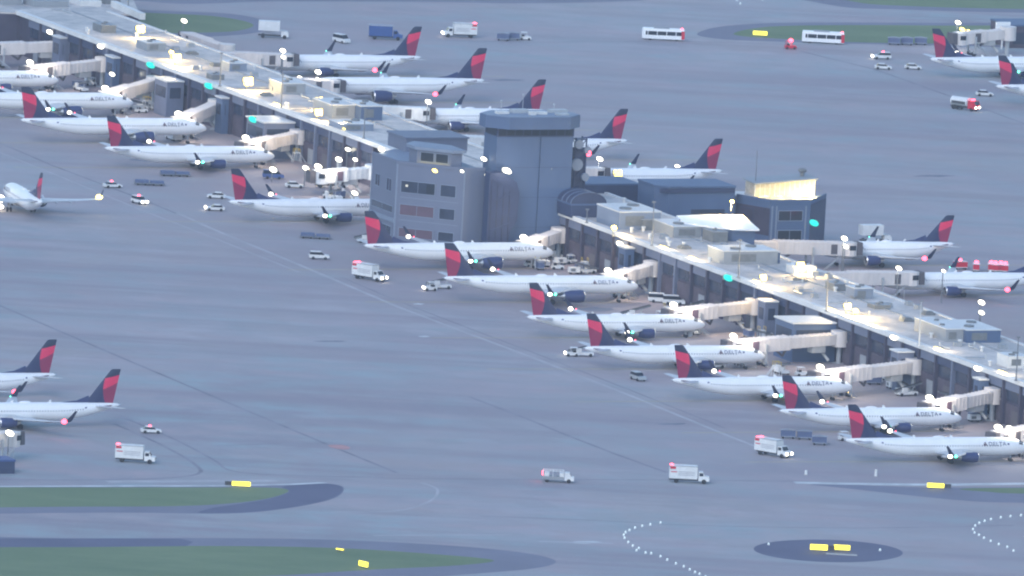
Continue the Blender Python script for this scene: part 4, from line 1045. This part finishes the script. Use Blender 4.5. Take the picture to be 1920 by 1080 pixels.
labA = {0: 'jet bridge at the uppermost near jetliner nose, far left', 1: 'jet bridge at the second near jetliner nose, upper left', 2: 'jet bridge below the middle teal floodlight, upper left', 3: 'short jet bridge at the nose of the jetliner left of the gate trucks',
        5: 'jet bridge crossing in front of the tower foot', 6: 'jet bridge right of the tower, second long jetliner', 7: 'jet bridge left of the teal roof-edge floodlight, ribbed', 8: 'jet bridge with a red-brown door, fourth from the right',
        9: 'jet bridge with a red-brown door, third from the right', 10: 'jet bridge second from the right on the near side', 11: 'jet bridge cut by the right edge'}
for i, (px, py) in rotA.items():
    r0 = G(px, py, 5.7); s, t = st(r0)
    con = PP(s, .2)
    if t > -.8: r0 = PP(s, -.8); con = None
    jet_bridge(door_of(JA[i]), r0, labA[i], GJ, 'red' if i in (7, 8, 9, 10) else 'dark', connector=con)
jet_bridge(G(600, 331, 4.5), G(700, 322, 5.7), 'white floodlit jet bridge with a red-brown door at the empty gate', GJ, 'red', mat='tug_white')
jet_bridge(G(-40, 92, 4.5), G(130, 86, 5.7), 'long pale jet bridge at the top left edge', GJ, 'dark', lamp=False, connector=PP(st(G(130, 86, 5.7))[0], 0))
GK = 'jet bridges on the far side'
labB = ['jet bridge behind the roof at the topmost far jetliner', 'jet bridge behind the roof at the second far jetliner', 'white jet bridge left of the tower cap', 'white jet bridge just left of the tower shaft',
        'jet bridge right of the tower beside the lit nose', 'pale jet bridge right of the lounge building', 'pale jet bridge at the second far jetliner on the right']
for i, j in enumerate(JB):
    c = door_of(j); s, t = st(c)
    jet_bridge(c, PP(s+(1 if i != 6 else 5), PW+2.6), labB[i], GK, 'dark' if i != 4 else False, lamp=False, mat='tug_white' if i in (2, 3) else 'jetbridge_skin')
jet_bridge(G(352, 72, 4.5), G(425, 95, 5.7), 'parked pale jet bridge beyond the roof in front of the upper left grass', 'jet bridges elsewhere', 'dark', lamp=False)
jet_bridge(G(1800, 72, 4.5), G(1890, 62, 5.7), 'jet bridge at the top right corner gate', 'jet bridges elsewhere', 'dark', lamp=False)
jet_bridge(G(20, 822, 4.5), G(-90, 830, 5.7), 'jet bridge end peeking in at the lower left edge', 'jet bridges elsewhere', False, lamp=False)

o = block('equipment_shed', 'dark blue low shed at the lower left edge above the white line', 'shed', -60, 889, 10.5, 5, 3.0, 'dark_cladding', roofmat='cart_blue')
b = MB(); b.box(2, 5, -.08, -.01, .2, 2.2); part('door', b, 'steel_grey', o)
# upper right gate sign and building edge
o = thing('gate_sign', 'white blank panel on a pole at the upper right gate', 'sign', G(1878, 92), ANG)
b = MB(); b.tube((0, 0, 0), (0, 0, 4.6), .22, None, 8); part('pole', b, 'tug_white', o)
b = MB(); b.box(-2.0, 2.0, -.25, .25, 4.6, 7.0); part('panel', b, 'white_paint', o)
for i in range(4):
    ld = bpy.data.lights.new('lamp_glow', 'POINT'); ld.energy = (90, 120, 260, 700)[i]; ld.color = (1, .78, .30); ld.shadow_soft_size = .5
    lo_ = bpy.data.objects.new('lamp_glow', ld); COL.objects.link(lo_); lo_.parent = TE; lo_.location = (1.5+i*4.3, -2.4, 1.0)
o = block('gate_building', 'brownish gate building at the top right edge', 'gate building', 1892, 90, 14, 12, 6, 'facade_lower')
b = MB(); b.box(1, 6, -.1, -.01, 1, 4); part('window', b, 'window_glass', o)

# ------------------------------------------------------------------ vehicles
def wheels(o, xs, hw, r=.45, w_=.3):
    for x in xs:
        for sg in (-1, 1):
            b = MB(); b.tube((x, sg*(hw-w_), r), (x, sg*hw, r), r, None, 12); part('wheel', b, 'black_rubber', o)
def headlights(o, x, y, z, r=.24):
    for sg in (-1, 1):
        b = MB(); b.ball((x, sg*y, z), r*.7, r, r*.8, 8, 5); part('headlight', b, 'headlight', o)
def mk_box_truck(lights=True, body='tug_white', red=True):
    o = thing('box_truck', '', 'box truck')
    b = MB(); b.box(-4.2, 3.9, -.45, .45, .55, .9); part('chassis', b, 'truck_grille', o)
    b = MB(); b.box(-4.2, 1.75, -1.25, 1.25, .95, 3.65); cg = part('cargo_box', b, body, o)
    b = MB()
    for x0, x1, y0, y1 in ((-4.25, -4.1, -1.3, 1.3), (1.65, 1.8, -1.3, 1.3), (-4.2, 1.75, -1.3, -1.18), (-4.2, 1.75, 1.18, 1.3)): b.box(x0, x1, y0, y1, 3.55, 3.75)
    part('box_rail', b, 'galvanised', cg)
    if red:
        for sg in (-1, 1):
            b = MB(); y0 = sg*1.265
            b.box(-4.1, -2.9, y0-.01, y0+.01, 3.0, 3.5); b.box(-3.9, -2.6, y0-.01, y0+.01, 2.3, 2.5); part('red_marking', b, 'red_paint', cg)
            b = MB()
            for z in (1.7, 2.05, 2.4): b.box(-2.3, 1.2, y0-.01, y0+.01, z, z+.1)
            part('side_stripes', b, 'marking_grey', cg)
        b = MB(); b.box(-4.1, -3.5, -.9, .9, 3.65, 3.85); part('roof_beacon', b, 'lamp_red', cg)
    b = MB(); b.prism_y([(2.0, .6), (4.3, .6), (4.35, 1.45), (3.45, 1.6), (2.95, 2.5), (2.0, 2.5)], -1.1, 1.1); cb = part('cab', b, body, o)
    b = MB(); b.add([(3.50, -.95, 1.66), (3.50, .95, 1.66), (3.02, .9, 2.42), (3.02, -.9, 2.42)], [(0, 1, 2, 3)]); part('windscreen', b, 'dark_glass', cb)
    for sg in (-1, 1):
        b = MB(); b.box(2.2, 3.0, sg*1.11-.01, sg*1.11+.01, 1.65, 2.3); part('side_window', b, 'dark_glass', cb)
    b = MB(); b.box(4.34, 4.42, -.75, .75, .8, 1.3); part('grille', b, 'truck_grille', cb)
    if lights: headlights(cb, 4.45, .85, 1.05, .42)
    else: 
        for sg in (-1, 1): b = MB(); b.ball((4.36, sg*.85, 1.0), .12, .2, .15, 8, 4); part('headlight', b, 'galvanised', cb)
    wheels(o, (-2.7, 3.2), 1.15, .5)
    return o
def mk_car(kind='car', paint='tug_white', lights=False):
    o = thing('car' if kind == 'car' else kind, '', kind)
    if kind == 'van': body = [(-2.5, .35), (-2.6, 1.1), (-2.5, 1.25), (2.2, 1.2), (2.55, .95), (2.55, .35)]; roof = [(-2.5, 1.25), (-2.42, 2.1), (1.0, 2.15), (1.8, 1.25)]
    elif kind == 'suv': body = [(-2.3, .4), (-2.35, 1.05), (-2.2, 1.15), (1.3, 1.12), (2.25, 1.0), (2.35, .45)]; roof = [(-2.2, 1.15), (-2.0, 1.8), (.4, 1.8), (1.2, 1.12)]
    else: body = [(-2.2, .32), (-2.25, .85), (-2.0, .95), (1.2, .92), (2.1, .75), (2.2, .35)]; roof = [(-1.8, .95), (-1.2, 1.45), (.3, 1.45), (1.0, .92)]
    b = MB(); b.prism_y(body, -.92, .92); bd = part('body', b, paint, o)
    b = MB(); b.prism_y(roof, -.80, .80); gl = part('windows', b, 'dark_glass', o)
    x0, x1, zt = roof[1][0], roof[2][0], roof[1][1]
    b = MB(); b.box(x0-.03, x1+.03, -.82, .82, zt-.06, zt+.06); part('roof', b, paint, o)
    wheels(o, (-1.4, 1.4), .95, .36, .24)
    if lights: headlights(bd, body[-1][0]+.05, .62, .75, .42)
    return o
def with_beacon(o, mat='lamp_red', x=-.3, z=1.6, r=.4):
    b = MB(); b.ball((x, 0, z), r*.7, r, r*.6, 8, 5); part('beacon', b, mat, o); return o
def mk_bus():
    o = thing('airport_bus', '', 'bus')
    b = MB(); b.box(-5.4, 5.4, -1.35, 1.35, .4, 1.35); b.box(-5.4, 5.4, -1.35, 1.35, 2.35, 3.0, None, 0, .15, .1); bd = part('body', b, 'white_paint', o)
    b = MB(); b.box(-5.36, 5.36, -1.3, 1.3, 1.35, 2.35); part('window_band', b, 'dark_glass', o)
    for x in (-4.0, -1.6, .8, 3.2): b = MB(); b.box(x-.08, x+.08, -1.36, 1.36, 1.35, 2.35); part('window_post', b, 'white_paint', o)
    for x in (-5.0, 5.0):
        b = MB(); b.box(x-.42, x+.42, -1.37, 1.37, .5, 2.6); part('red_end_panel', b, 'red_paint' if x > 0 else 'white_paint', o)
    b = MB(); b.box(-2.5, 1.5, -.8, .8, 3.0, 3.25); part('roof_unit', b, 'hvac_grey', o)
    b = MB(); b.box(4.6, 5.0, -.7, .7, 3.0, 3.18); part('beacon', b, 'lamp_red', o)
    wheels(o, (-3.4, 3.4), 1.3, .5)
    return o
def mk_fuel():
    o = thing('fuel_truck', '', 'fuel truck')
    b = MB(); b.box(-3.8, 3.6, -.5, .5, .55, .9); part('chassis', b, 'truck_grille', o)
    b = MB(); b.revolve_x([(-3.7, .9), (-3.6, 1.15), (1.3, 1.15), (1.4, .9)], (0, 0, 2.05), 16, caps=True); part('tank', b, 'tug_white', o, True)
    b = MB(); b.box(-3.2, .9, -1.2, -1.12, 1.5, 2.2); b.box(-3.2, .9, 1.12, 1.2, 1.5, 2.2); part('tank_stripe', b, 'truck_grille', o)
    b = MB(); b.prism_y([(1.7, .6), (3.9, .6), (3.9, 1.6), (3.5, 2.6), (1.7, 2.6)], -1.15, 1.15); cb = part('cab', b, 'red_paint', o)
    b = MB(); b.add([(3.91, -.95, 1.65), (3.91, .95, 1.65), (3.54, .9, 2.5), (3.54, -.9, 2.5)], [(0, 1, 2, 3)]); part('windscreen', b, 'dark_glass', cb)
    b = MB(); b.box(2.2, 2.7, -.6, .6, 2.6, 2.95); part('beacon', b, 'lamp_red', cb)
    headlights(cb, 3.98, .8, 1.0, .4); wheels(o, (-2.6, -1.4, 2.8), 1.15, .5); return o
def mk_ladder():
    o = thing('utility_truck', '', 'utility truck')
    b = MB(); b.box(-3.2, 1.4, -1.1, 1.1, .6, 1.3); part('bed', b, 'hvac_grey', o)
    for x in (-2.8, -1.2, .4):
        b = MB(); b.box(x, x+1.0, -.9, .9, 1.3, 2.1); part('load', b, 'tug_white' if x != -1.2 else 'cart_grey', o)
    b = MB()
    for y in (-1.05, 1.05):
        b.tube((-3.1, y, 2.5), (1.4, y, 2.5), .08, None, 6)
        for x in (-3.1, -1.0, 1.3): b.tube((x, y, 1.2), (x, y, 2.5), .07, None, 6)
    for i in range(7): b.tube((-3.0+i*.7, -1.05, 2.5), (-3.0+i*.7, 1.05, 2.5), .05, None, 5)
    part('ladder_rack', b, 'tug_white', o)
    b = MB(); b.prism_y([(1.5, .5), (3.5, .5), (3.5, 1.25), (2.9, 1.4), (2.5, 2.2), (1.5, 2.2)], -1.0, 1.0); cb = part('cab', b, 'tug_white', o)
    b = MB(); b.add([(2.94, -.85, 1.45), (2.94, .85, 1.45), (2.56, .8, 2.12), (2.56, -.8, 2.12)], [(0, 1, 2, 3)]); part('windscreen', b, 'dark_glass', cb)
    b = MB(); b.box(-3.35, -3.2, -.8, .8, 1.5, 2.2); part('tail_light', b, 'lamp_red', o)
    wheels(o, (-2.2, 2.4), 1.05, .45); return o
def mk_cart(mat='cart_grey', curtain='cart_blue'):
    o = thing('baggage_cart', '', 'baggage cart')
    b = MB(); b.box(-1.6, 1.6, -.75, .75, .45, .62); part('deck', b, mat, o)
    b = MB(); b.box(-1.55, 1.55, -.72, .72, .62, 1.85); part('curtain', b, curtain if curtain != 'cart_blue' else 'cart_cover', o)
    b = MB(); b.prism_y([(-1.7, 1.85), (0, 2.1), (1.7, 1.85)], -.85, .85); part('canopy', b, mat, o)
    b = MB(); b.tube((1.6, 0, .45), (2.5, 0, .35), .06, None, 6); part('tow_bar', b, 'steel_grey', o)
    wheels(o, (-1.1, 1.1), .72, .25, .18); return o
def mk_tug(lights=False, paint='tug_white'):
    o = thing('baggage_tractor', '', 'tractor')
    b = MB(); b.prism_y([(-1.5, .3), (-1.5, .95), (-.2, .95), (.1, 1.05), (1.3, .95), (1.5, .7), (1.5, .3)], -.75, .75); bd = part('body', b, paint, o)
    b = MB(); b.box(-1.0, -.3, -.5, .5, .95, 1.35); part('seat', b, 'black_rubber', o)
    b = MB(); b.box(-1.2, .4, -.75, .75, 1.95, 2.05)
    for x in (-1.15, .35):
        for y in (-.7, .7): b.tube((x, y, .95), (x, y, 1.95), .05, None, 5)
    part('canopy', b, paint, o)
    if lights: headlights(bd, 1.52, .5, .75, .38)
    wheels(o, (-.95, .95), .78, .34, .22); return o
def mk_belt():
    o = thing('belt_loader', '', 'belt loader')
    b = MB(); b.box(-2.6, 2.4, -.9, .9, .4, .95); part('chassis', b, 'tug_white', o)
    b = MB(); b.prism_y([(-3.4, .9), (3.6, 2.6), (3.6, 2.95), (-3.4, 1.25)], -.5, .5); cv = part('conveyor', b, 'steel_grey', o)
    b = MB(); b.prism_y([(-3.3, 1.3), (3.55, 3.0), (3.55, 3.06), (-3.3, 1.36)], -.4, .4); part('belt', b, 'black_rubber', cv)
    b = MB(); b.box(-1.6, -.4, -1.0, -.55, .95, 1.9); part('cab', b, 'tug_white', o)
    b = MB(); b.tube((1.2, 0, .9), (1.8, 0, 2.1), .12, None, 6); part('lift_strut', b, 'galvanised', o)
    wheels(o, (-1.8, 1.7), .95, .38, .24); return o
def mk_dolly():
    o = thing('container_dolly', '', 'dolly')
    b = MB(); b.box(-3.6, 3.6, -1.2, 1.2, .4, .6); part('deck', b, 'steel_grey', o)
    b = MB(); b.box(-3.4, -.2, -1.1, 1.1, .6, 1.2); part('cover', b, 'cart_cover', o)
    b = MB(); b.box(.2, 3.4, -1.1, 1.1, .6, 1.05); part('cover', b, 'cart_cover', o)
    wheels(o, (-2.8, -1, 1, 2.8), 1.1, .25, .18); return o
def mk_catering():
    o = thing('catering_truck', '', 'catering truck')
    b = MB(); b.box(-3.8, 3.6, -.45, .45, .5, .85); part('chassis', b, 'truck_grille', o)
    b = MB(); b.box(-3.8, 1.6, -1.25, 1.25, 1.9, 4.3); part('raised_box', b, 'tug_white', o)
    b = MB()
    for y in (-.9, .9):
        b.prism_y([(-3.2, .9), (-3.0, .9), (.9, 1.9), (.7, 1.9)], y-.08, y+.08); b.prism_y([(.9, .9), (.7, .9), (-3.2, 1.9), (-3.0, 1.9)], y-.06, y+.06)
    part('scissor_lift', b, 'steel_grey', o)
    b = MB(); b.box(1.6, 2.9, -1.1, 1.1, 1.9, 2.05); part('platform', b, 'galvanised', o)
    b = MB(); b.prism_y([(2.0, .5), (3.9, .5), (3.9, 1.2), (3.5, 1.85), (2.0, 1.85)], -1.05, 1.05); part('cab', b, 'tug_white', o)
    wheels(o, (-2.6, 2.9), 1.15, .48); return o
def mk_power():
    o = thing('ground_power_unit', '', 'power unit')
    b = MB(); b.box(-1.3, 1.3, -.8, .8, .45, 1.6, None, 0, .05, .05); part('casing', b, 'tug_white', o)
    b = MB(); b.box(-.9, .2, -.83, -.8, .7, 1.35); part('louvre', b, 'hvac_dark', o)
    b = MB(); b.tube((.6, 0, 1.6), (.6, 0, 2.2), .1, None, 6); part('exhaust', b, 'steel_grey', o)
    b = MB(); b.tube((1.3, 0, .5), (2.3, 0, .35), .05, None, 5); part('tow_bar', b, 'steel_grey', o)
    wheels(o, (-.8, .8), .75, .28, .18); return o
def mk_stand():
    o = thing('maintenance_stand', '', 'work stand')
    b = MB()
    for x in (-1, 1):
        for y in (-.7, .7): b.tube((x, y, .2), (x*.7, y, 2.6), .07, None, 5)
    b.box(-.8, .8, -.75, .75, 2.5, 2.6); part('frame', b, 'tug_white', o)
    b = MB()
    for y in (-.7, .7): b.box(-.8, .8, y-.04, y+.04, 3.4, 3.48); b.tube((-.75, y, 2.6), (-.75, y, 3.45), .05, None, 5); b.tube((.75, y, 2.6), (.75, y, 3.45), .05, None, 5)
    part('handrail', b, 'safety_yellow', o)
    b = MB(); b.prism_y([(.8, 2.5), (.8, 2.3), (2.3, .1), (2.5, .1)], -.4, .4); part('steps', b, 'galvanised', o)
    return o
mk_truck_off = lambda: mk_box_truck(False)
mk_truck_on = lambda: mk_box_truck(True)
for key, mk, px, py, deg, lab, grp in [
    ('truck_on', mk_truck_on, 692, 525, -38, 'white box truck with headlights on, heading towards the viewer at centre left', 'box trucks'),
    ('truck_on', mk_truck_on, 1449, 855, -38, 'white box truck with headlights on near the blue carts, lower right', 'box trucks'),
    ('truck_off', mk_truck_off, 1291, 905, 2, 'white box truck with red corner marking at the bottom centre right', 'box trucks'),
    ('truck_off', mk_truck_off, 253, 867, -4, 'white box truck with red corner marking at the lower left', 'box trucks'),
    ('truck_on', mk_truck_on, 862, 70, 190, 'white box truck facing left with one bright headlight at the top', 'box trucks'),
    ('truck_blue', lambda: mk_box_truck(False, 'van_blue', False), 722, 74, 3, 'dark blue box truck at the top centre left', 'box trucks'),
    ('catering', mk_catering, 512, 71, 0, 'white high-lift truck beyond the concourse at the upper left', None),
    ('bus', mk_bus, 1243, 75, 3, 'white airport bus with dark window band, left of the two buses', 'airport buses'),
    ('bus', mk_bus, 1543, 81, 0, 'white airport bus with dark window band on the grass edge, right of the two', 'airport buses'),
    ('fuel', mk_fuel, 1808, 206, -35, 'tank truck with a red cab and headlights at the upper right', None),
    ('ladder', mk_ladder, 1045, 904, 0, 'small utility truck with a ladder rack at the bottom centre', None),
    ('suv', lambda: mk_car('suv'), 598, 486, 6, 'white SUV parked on the open apron at centre left', 'cars and vans on the apron'),
    ('suv_silver', lambda: mk_car('suv', 'silver_car'), 1196, 713, -62, 'silver SUV behind the tails of the near jetliners', 'cars and vans on the apron'),
    ('car_light', lambda: mk_car('car', 'tug_white', True), 403, 395, 184, 'white car with headlights facing left behind the fifth near tail', 'cars and vans on the apron'),
    ('car', lambda: mk_car('car'), 405, 372, 180, 'small white car farther left of the red tail', 'cars and vans on the apron'),
    ('car_red', lambda: with_beacon(mk_car('car')), 211, 352, 20, 'white car with red beacon right of the taxiing jetliner, upper', 'cars and vans on the apron'),
    ('car_red', None, 283, 812, 10, 'white car with red beacon at the lower left', 'cars and vans on the apron'),
    ('suv_light', lambda: with_beacon(mk_car('suv', 'tug_white', True), z=1.95), 261, 382, -55, 'white SUV with headlights right of the taxiing jetliner', 'cars and vans on the apron'),
    ('suv_light', None, 1653, 111, 190, 'white SUV with bright headlights at the upper right', 'cars and vans on the apron'),
    ('car', None, 1656, 130, 0, 'plain white car just below the SUV with headlights', 'cars and vans on the apron'),
    ('car', None, 1712, 130, 0, 'plain white car left of the far right tail', 'cars and vans on the apron'),
    ('car', None, 1846, 180, 5, 'white car behind the red-cabbed tank truck', 'cars and vans on the apron'),
    ('car', None, 552, 352, 8, 'pale car by the floodlit gate trucks', 'cars and vans on the apron'),
    ('van', lambda: mk_car('van'), 1236, 567, 4, 'white van parked under the concourse edge, left of two', 'cars and vans on the apron'),
    ('van', None, 1263, 571, 4, 'white van parked under the concourse edge, right of two', 'cars and vans on the apron'),
    ('van', None, 640, 80, -50, 'small white van with a red mark at the top centre left', 'cars and vans on the apron'),
    ('tug_red', lambda: with_beacon(mk_tug(False, 'red_paint'), x=0, z=2.2, r=.9), 1482, 92, 10, 'small red tractor with glowing beacon left of the second bus', 'tractors'),
    ('belt', mk_belt, 826, 541, 12, 'belt loader at the tail of the second long jetliner', 'belt loaders'),
    ('belt', None, 1092, 668, 10, 'belt loader left of the tail, behind the silver SUV', 'belt loaders'),
    ('belt', None, 690, 455, 10, 'belt loader at the tail of the first long jetliner', 'belt loaders'),
    ('belt', None, 1700, 742, 30, 'belt loader between the two lowest jet bridges', 'belt loaders'),
    ('belt', None, 1190, 596, 20, 'belt loader behind the nose of the jetliner at the middle gates', 'belt loaders'),
    ('dolly', mk_dolly, 591, 447, 2, 'low blue covered dolly on the apron left of the office block', 'dollies'),
    ('dolly', None, 280, 347, 5, 'low dolly beside the cars right of the taxiing jetliner', 'dollies'),
    ('dolly', None, 328, 330, 10, 'low dolly in front of the third near engine', 'dollies'),
    ('cart', mk_cart, 1477, 822, 5, 'blue-grey baggage cart behind the box truck, left of three', 'baggage carts'),
    ('cart', None, 1508, 824, 5, 'blue-grey baggage cart behind the box truck, middle of three', 'baggage carts'),
    ('cart', None, 1536, 834, 2, 'blue-grey baggage cart behind the box truck, right of three', 'baggage carts'),
    ('cart', None, 943, 76, 0, 'baggage cart right of the top white box truck, first', 'baggage carts'),
    ('cart', None, 962, 75, 0, 'baggage cart right of the top white box truck, second', 'baggage carts'),
    ('cart', None, 1676, 84, 0, 'baggage cart in the top right row, first', 'baggage carts'),
    ('cart', None, 1700, 84, 0, 'baggage cart in the top right row, second', 'baggage carts'),
    ('cart', None, 1726, 84, 0, 'baggage cart in the top right row, third', 'baggage carts'),
    ('tug', mk_tug, 985, 75, 0, 'white tractor ahead of the top baggage carts', 'tractors'),
    ('tug', None, 1585, 826, 20, 'white tractor at the tail of the lowest right jetliner', 'tractors'),
    ('tug', None, 1045, 505, 10, 'white tractor left of the lamp by the second long nose', 'tractors'),
    ('tug_on', lambda: mk_tug(True), 1072, 668, 190, 'white tractor with bright headlight behind the silver SUV', 'tractors'),
    ('tug_on', None, 806, 545, 200, 'white tractor with headlight at the end of the belt loader', 'tractors'),
    ('catering', None, 620, 352, 10, 'white high-lift truck at the empty gate left of the office block', 'catering trucks'),
    ('van_dark', lambda: mk_car('van', 'cart_blue'), 512, 335, 5, 'dark van under the lamp at the empty gate', 'cars and vans on the apron'),
    ('catering', None, 1640, 455, 24, 'white high-lift truck behind the jetliner beside the lounge', 'catering trucks'),
]:
    place(key, mk, px, py, deg, lab, 0, grp)
# carts and tractors clustered under the gates
rr = random.Random(11)
gates = [(150, 165), (270, 212), (330, 262), (360, 235), (560, 300), (640, 375), (1085, 478), (1090, 512), (1180, 528), (1255, 600), (1290, 585), (1400, 610), (1425, 640), (1500, 665), (1560, 665), (1640, 715), (1690, 735), (1730, 715), (1780, 752), (1850, 790), (1875, 770), (1480, 700), (1360, 690), (1310, 625), (1000, 500), (1060, 490)]
gname = ['under the topmost near jet bridge', 'left of the second near jet bridge', 'below the third near jetliner nose', 'under the jet bridge below the middle teal lamp', 'at the nose left of the empty gate', 'under the white floodlit bridge',
         'right of the first long jetliner nose', 'above the second long jetliner', 'over the nose of the second long jetliner', 'left of the parked white vans', 'above the nose of the middle-gate jetliner', 'under the ribbed middle jet bridge', 'right of the ribbed middle jet bridge',
         'under the fourth near bridge from the right, left end', 'under the fourth near bridge from the right, right end', 'under the third near bridge from the right', 'right of the third near bridge rotunda', 'by the wall below the red ramp sign', 'under the second near bridge from the right', 'right of the last complete jet bridge', 'by the wall at the right edge',
         'between the third and fourth noses from the right', 'beside the fuselage above the silver SUV row', 'behind the fuselage at the middle gates', 'at the foot of the tower jet bridge', 'by the facade just right of the tower']
for gi, (gx, gy) in enumerate(gates):
    for k in range(4):
        key = ['cart', 'tug', 'power', 'belt', 'cones'][(gi+k) % 5]
        o = place(key, {'power': mk_power, 'cones': mk_stand}.get(key), gx+rr.uniform(-26, 26), gy+rr.uniform(-7, 7), rr.choice([-66, 24, 114, 200])+rr.uniform(-15, 15), 'x')
        kd = {'cart': 'baggage cart', 'tug': 'white tractor', 'belt': 'white belt loader', 'power': 'white ground power unit', 'cones': 'maintenance stand'}[key]
        o['label'] = kd+' '+gname[gi]
        o['group'] = kd+'s among the ramp equipment'
for i, (px, py) in enumerate([(1800, 508), (1830, 512), (1858, 512), (1866, 513), (1876, 513), (1884, 514)]):
    o = place('cone_cart', lambda: with_beacon(mk_cart('tug_white', 'red_paint'), 'lamp_red', 0, 2.3, .5), px, py-3, 90 if i else 20, 'red and white cart behind the jetliner at the right edge', 0, 'red carts behind the far right jetliner')
# ------------------------------------------------------------------ signs, posts, taxi lights
def sign(px, py, wd, h_, deg, lab, blk=-1):
    o = thing('taxiway_sign', lab, 'taxiway sign', G(px, py), R(deg), 'yellow taxiway signs')
    b = MB(); b.box(-wd/2, wd/2, -.15, .15, .35, .35+h_); part('panel', b, 'sign_yellow', o)
    b = MB(); b.box(-wd/2-.06, wd/2+.06, -.2, .2, .27, .36); b.box(-wd/2-.06, wd/2+.06, -.2, .2, .34+h_, .42+h_); part('frame', b, 'steel_grey', o)
    if blk: b = MB(); x0 = -wd/2-1.5 if blk < 0 else wd/2+.05; b.box(x0, x0+1.45, -.15, .15, .35, .25+h_); part('black_panel', b, 'truck_grille', o)
    b = MB()
    for x in (-wd*.35, wd*.35): b.box(x-.1, x+.1, -.1, .1, 0, .3)
    part('leg', b, 'steel_grey', o)
sign(452, 914, 3.9, .95, 3, 'lit yellow taxiway sign on the white line, lower left', -1)
sign(1754, 917, 3.6, .95, 3, 'lit yellow taxiway sign on the white line, lower right', 1)
sign(1535, 1034, 3.6, 1.15, 3, 'lit yellow taxiway sign, left of the pair on the dark oval', 1)
sign(1578, 1034, 3.4, 1.05, 3, 'lit yellow taxiway sign, right of the pair on the dark oval', 0)
sign(1425, 68, 3.6, 1.0, 3, 'lit yellow taxiway sign on the top grass edge', 0)
sign(681, 1065, 2.6, 1.1, -48, 'small lit yellow sign on the bottom left grass', 0)
sign(637, 1034, 1.7, .3, -30, 'tiny orange-lit marker sign on the bottom left grass', 0)
b = MB(); b.box(-3.2, 3.2, -.6, .6, 0, .12); o = part('sign_base', b, 'concrete_block'); o.location = G(1578, 1040); tag(o, 'pale concrete pad in front of the right oval sign', 'concrete pad')
for px, py, h_, lab in [(1642, 893, 1.5, 'short white marker post near the lower right tail'), (1511, 890, 1.0, 'small white marker post below the lower right box truck')]:
    o = thing('marker_post', lab, 'post', G(px, py))
    b = MB(); b.tube((0, 0, 0), (0, 0, h_), .32, .26, 8); part('post', b, 'tug_white', o); b = MB(); b.box(-.4, .4, -.4, .4, 0, .1); part('base', b, 'concrete_block', o)
b = MB(); b.tube((0, 0, 0), (0, 0, .18), .34, .28, 8); b.ball((0, 0, .32), .22, .22, .22, 8, 4, None, 1)
tlm = b.mesh('taxiway_light', ['galvanised', 'taxi_light'])
def tl_row(pts, lab, grp):
    for x, y in pts:
        o = part('taxiway_light', tlm, None); o.location = G(x, y); tag(o, lab, 'taxiway light', grp)
tl_row([(960+x/3.556, 780+y/3.556) for x, y in [(990, 718), (922, 730), (868, 740), (820, 752), (783, 768), (757, 782), (745, 800), (750, 820), (775, 848), (805, 872), (845, 888), (830, 902), (890, 918), (928, 922), (990, 943), (1035, 965), (1092, 990), (1145, 1010), (1185, 1030), (1220, 1048), (1250, 1060), (1290, 1078)]],
       'small pale light in the curved row at bottom centre right', 'curved row of taxiway lights, centre right')
tl_row([(1380+x/3.556, 780+y/3.556) for x, y in [(1900, 668), (1830, 675), (1765, 683), (1700, 695), (1658, 706), (1622, 720), (1595, 738), (1580, 762), (1590, 785), (1620, 800), (1653, 820), (1698, 840), (1752, 862), (1808, 880), (1850, 905)]],
       'small pale light in the curved row at the bottom right edge', 'curved row of taxiway lights, right edge')
tl_row([(1382, 2), (1388, 8), (1430, 1), (1441, 1022), (1650, 1033)], 'small lone pale taxiway light on the pavement edge', 'scattered taxiway lights')

o = thing('ramp_sign', 'small red ramp sign on the dark concourse wall at the right', 'sign', G(1617, 650, 2.2), ANG)
b = MB(); b.box(-.9, .9, -.2, .1, -.7, .9); part('panel', b, 'red_paint', o); b = MB(); b.box(-.35, .2, -.28, -.2, -.5, .7); part('white_mark', b, 'tug_white', o)

# ------------------------------------------------------------------ air
HAZE = 3.2e-5
if HAZE:
    b = MB(); b.box(-30000, 30000, -18000, 42000, -1.2, CAM.z+25)
    hz = part('haze', b, 'white_paint'); hz['kind'] = 'stuff'
    hz.data.materials.clear()
    mt = bpy.data.materials.new('air'); mt.use_nodes = True; nt = mt.node_tree; nt.nodes.clear()
    out = nt.nodes.new('ShaderNodeOutputMaterial'); pv = nt.nodes.new('ShaderNodeVolumePrincipled')
    pv.inputs['Color'].default_value = (.80, .87, 1.0, 1); pv.inputs['Density'].default_value = HAZE; pv.inputs['Anisotropy'].default_value = .2
    nt.links.new(pv.outputs[0], out.inputs['Volume']); hz.data.materials.append(mt)
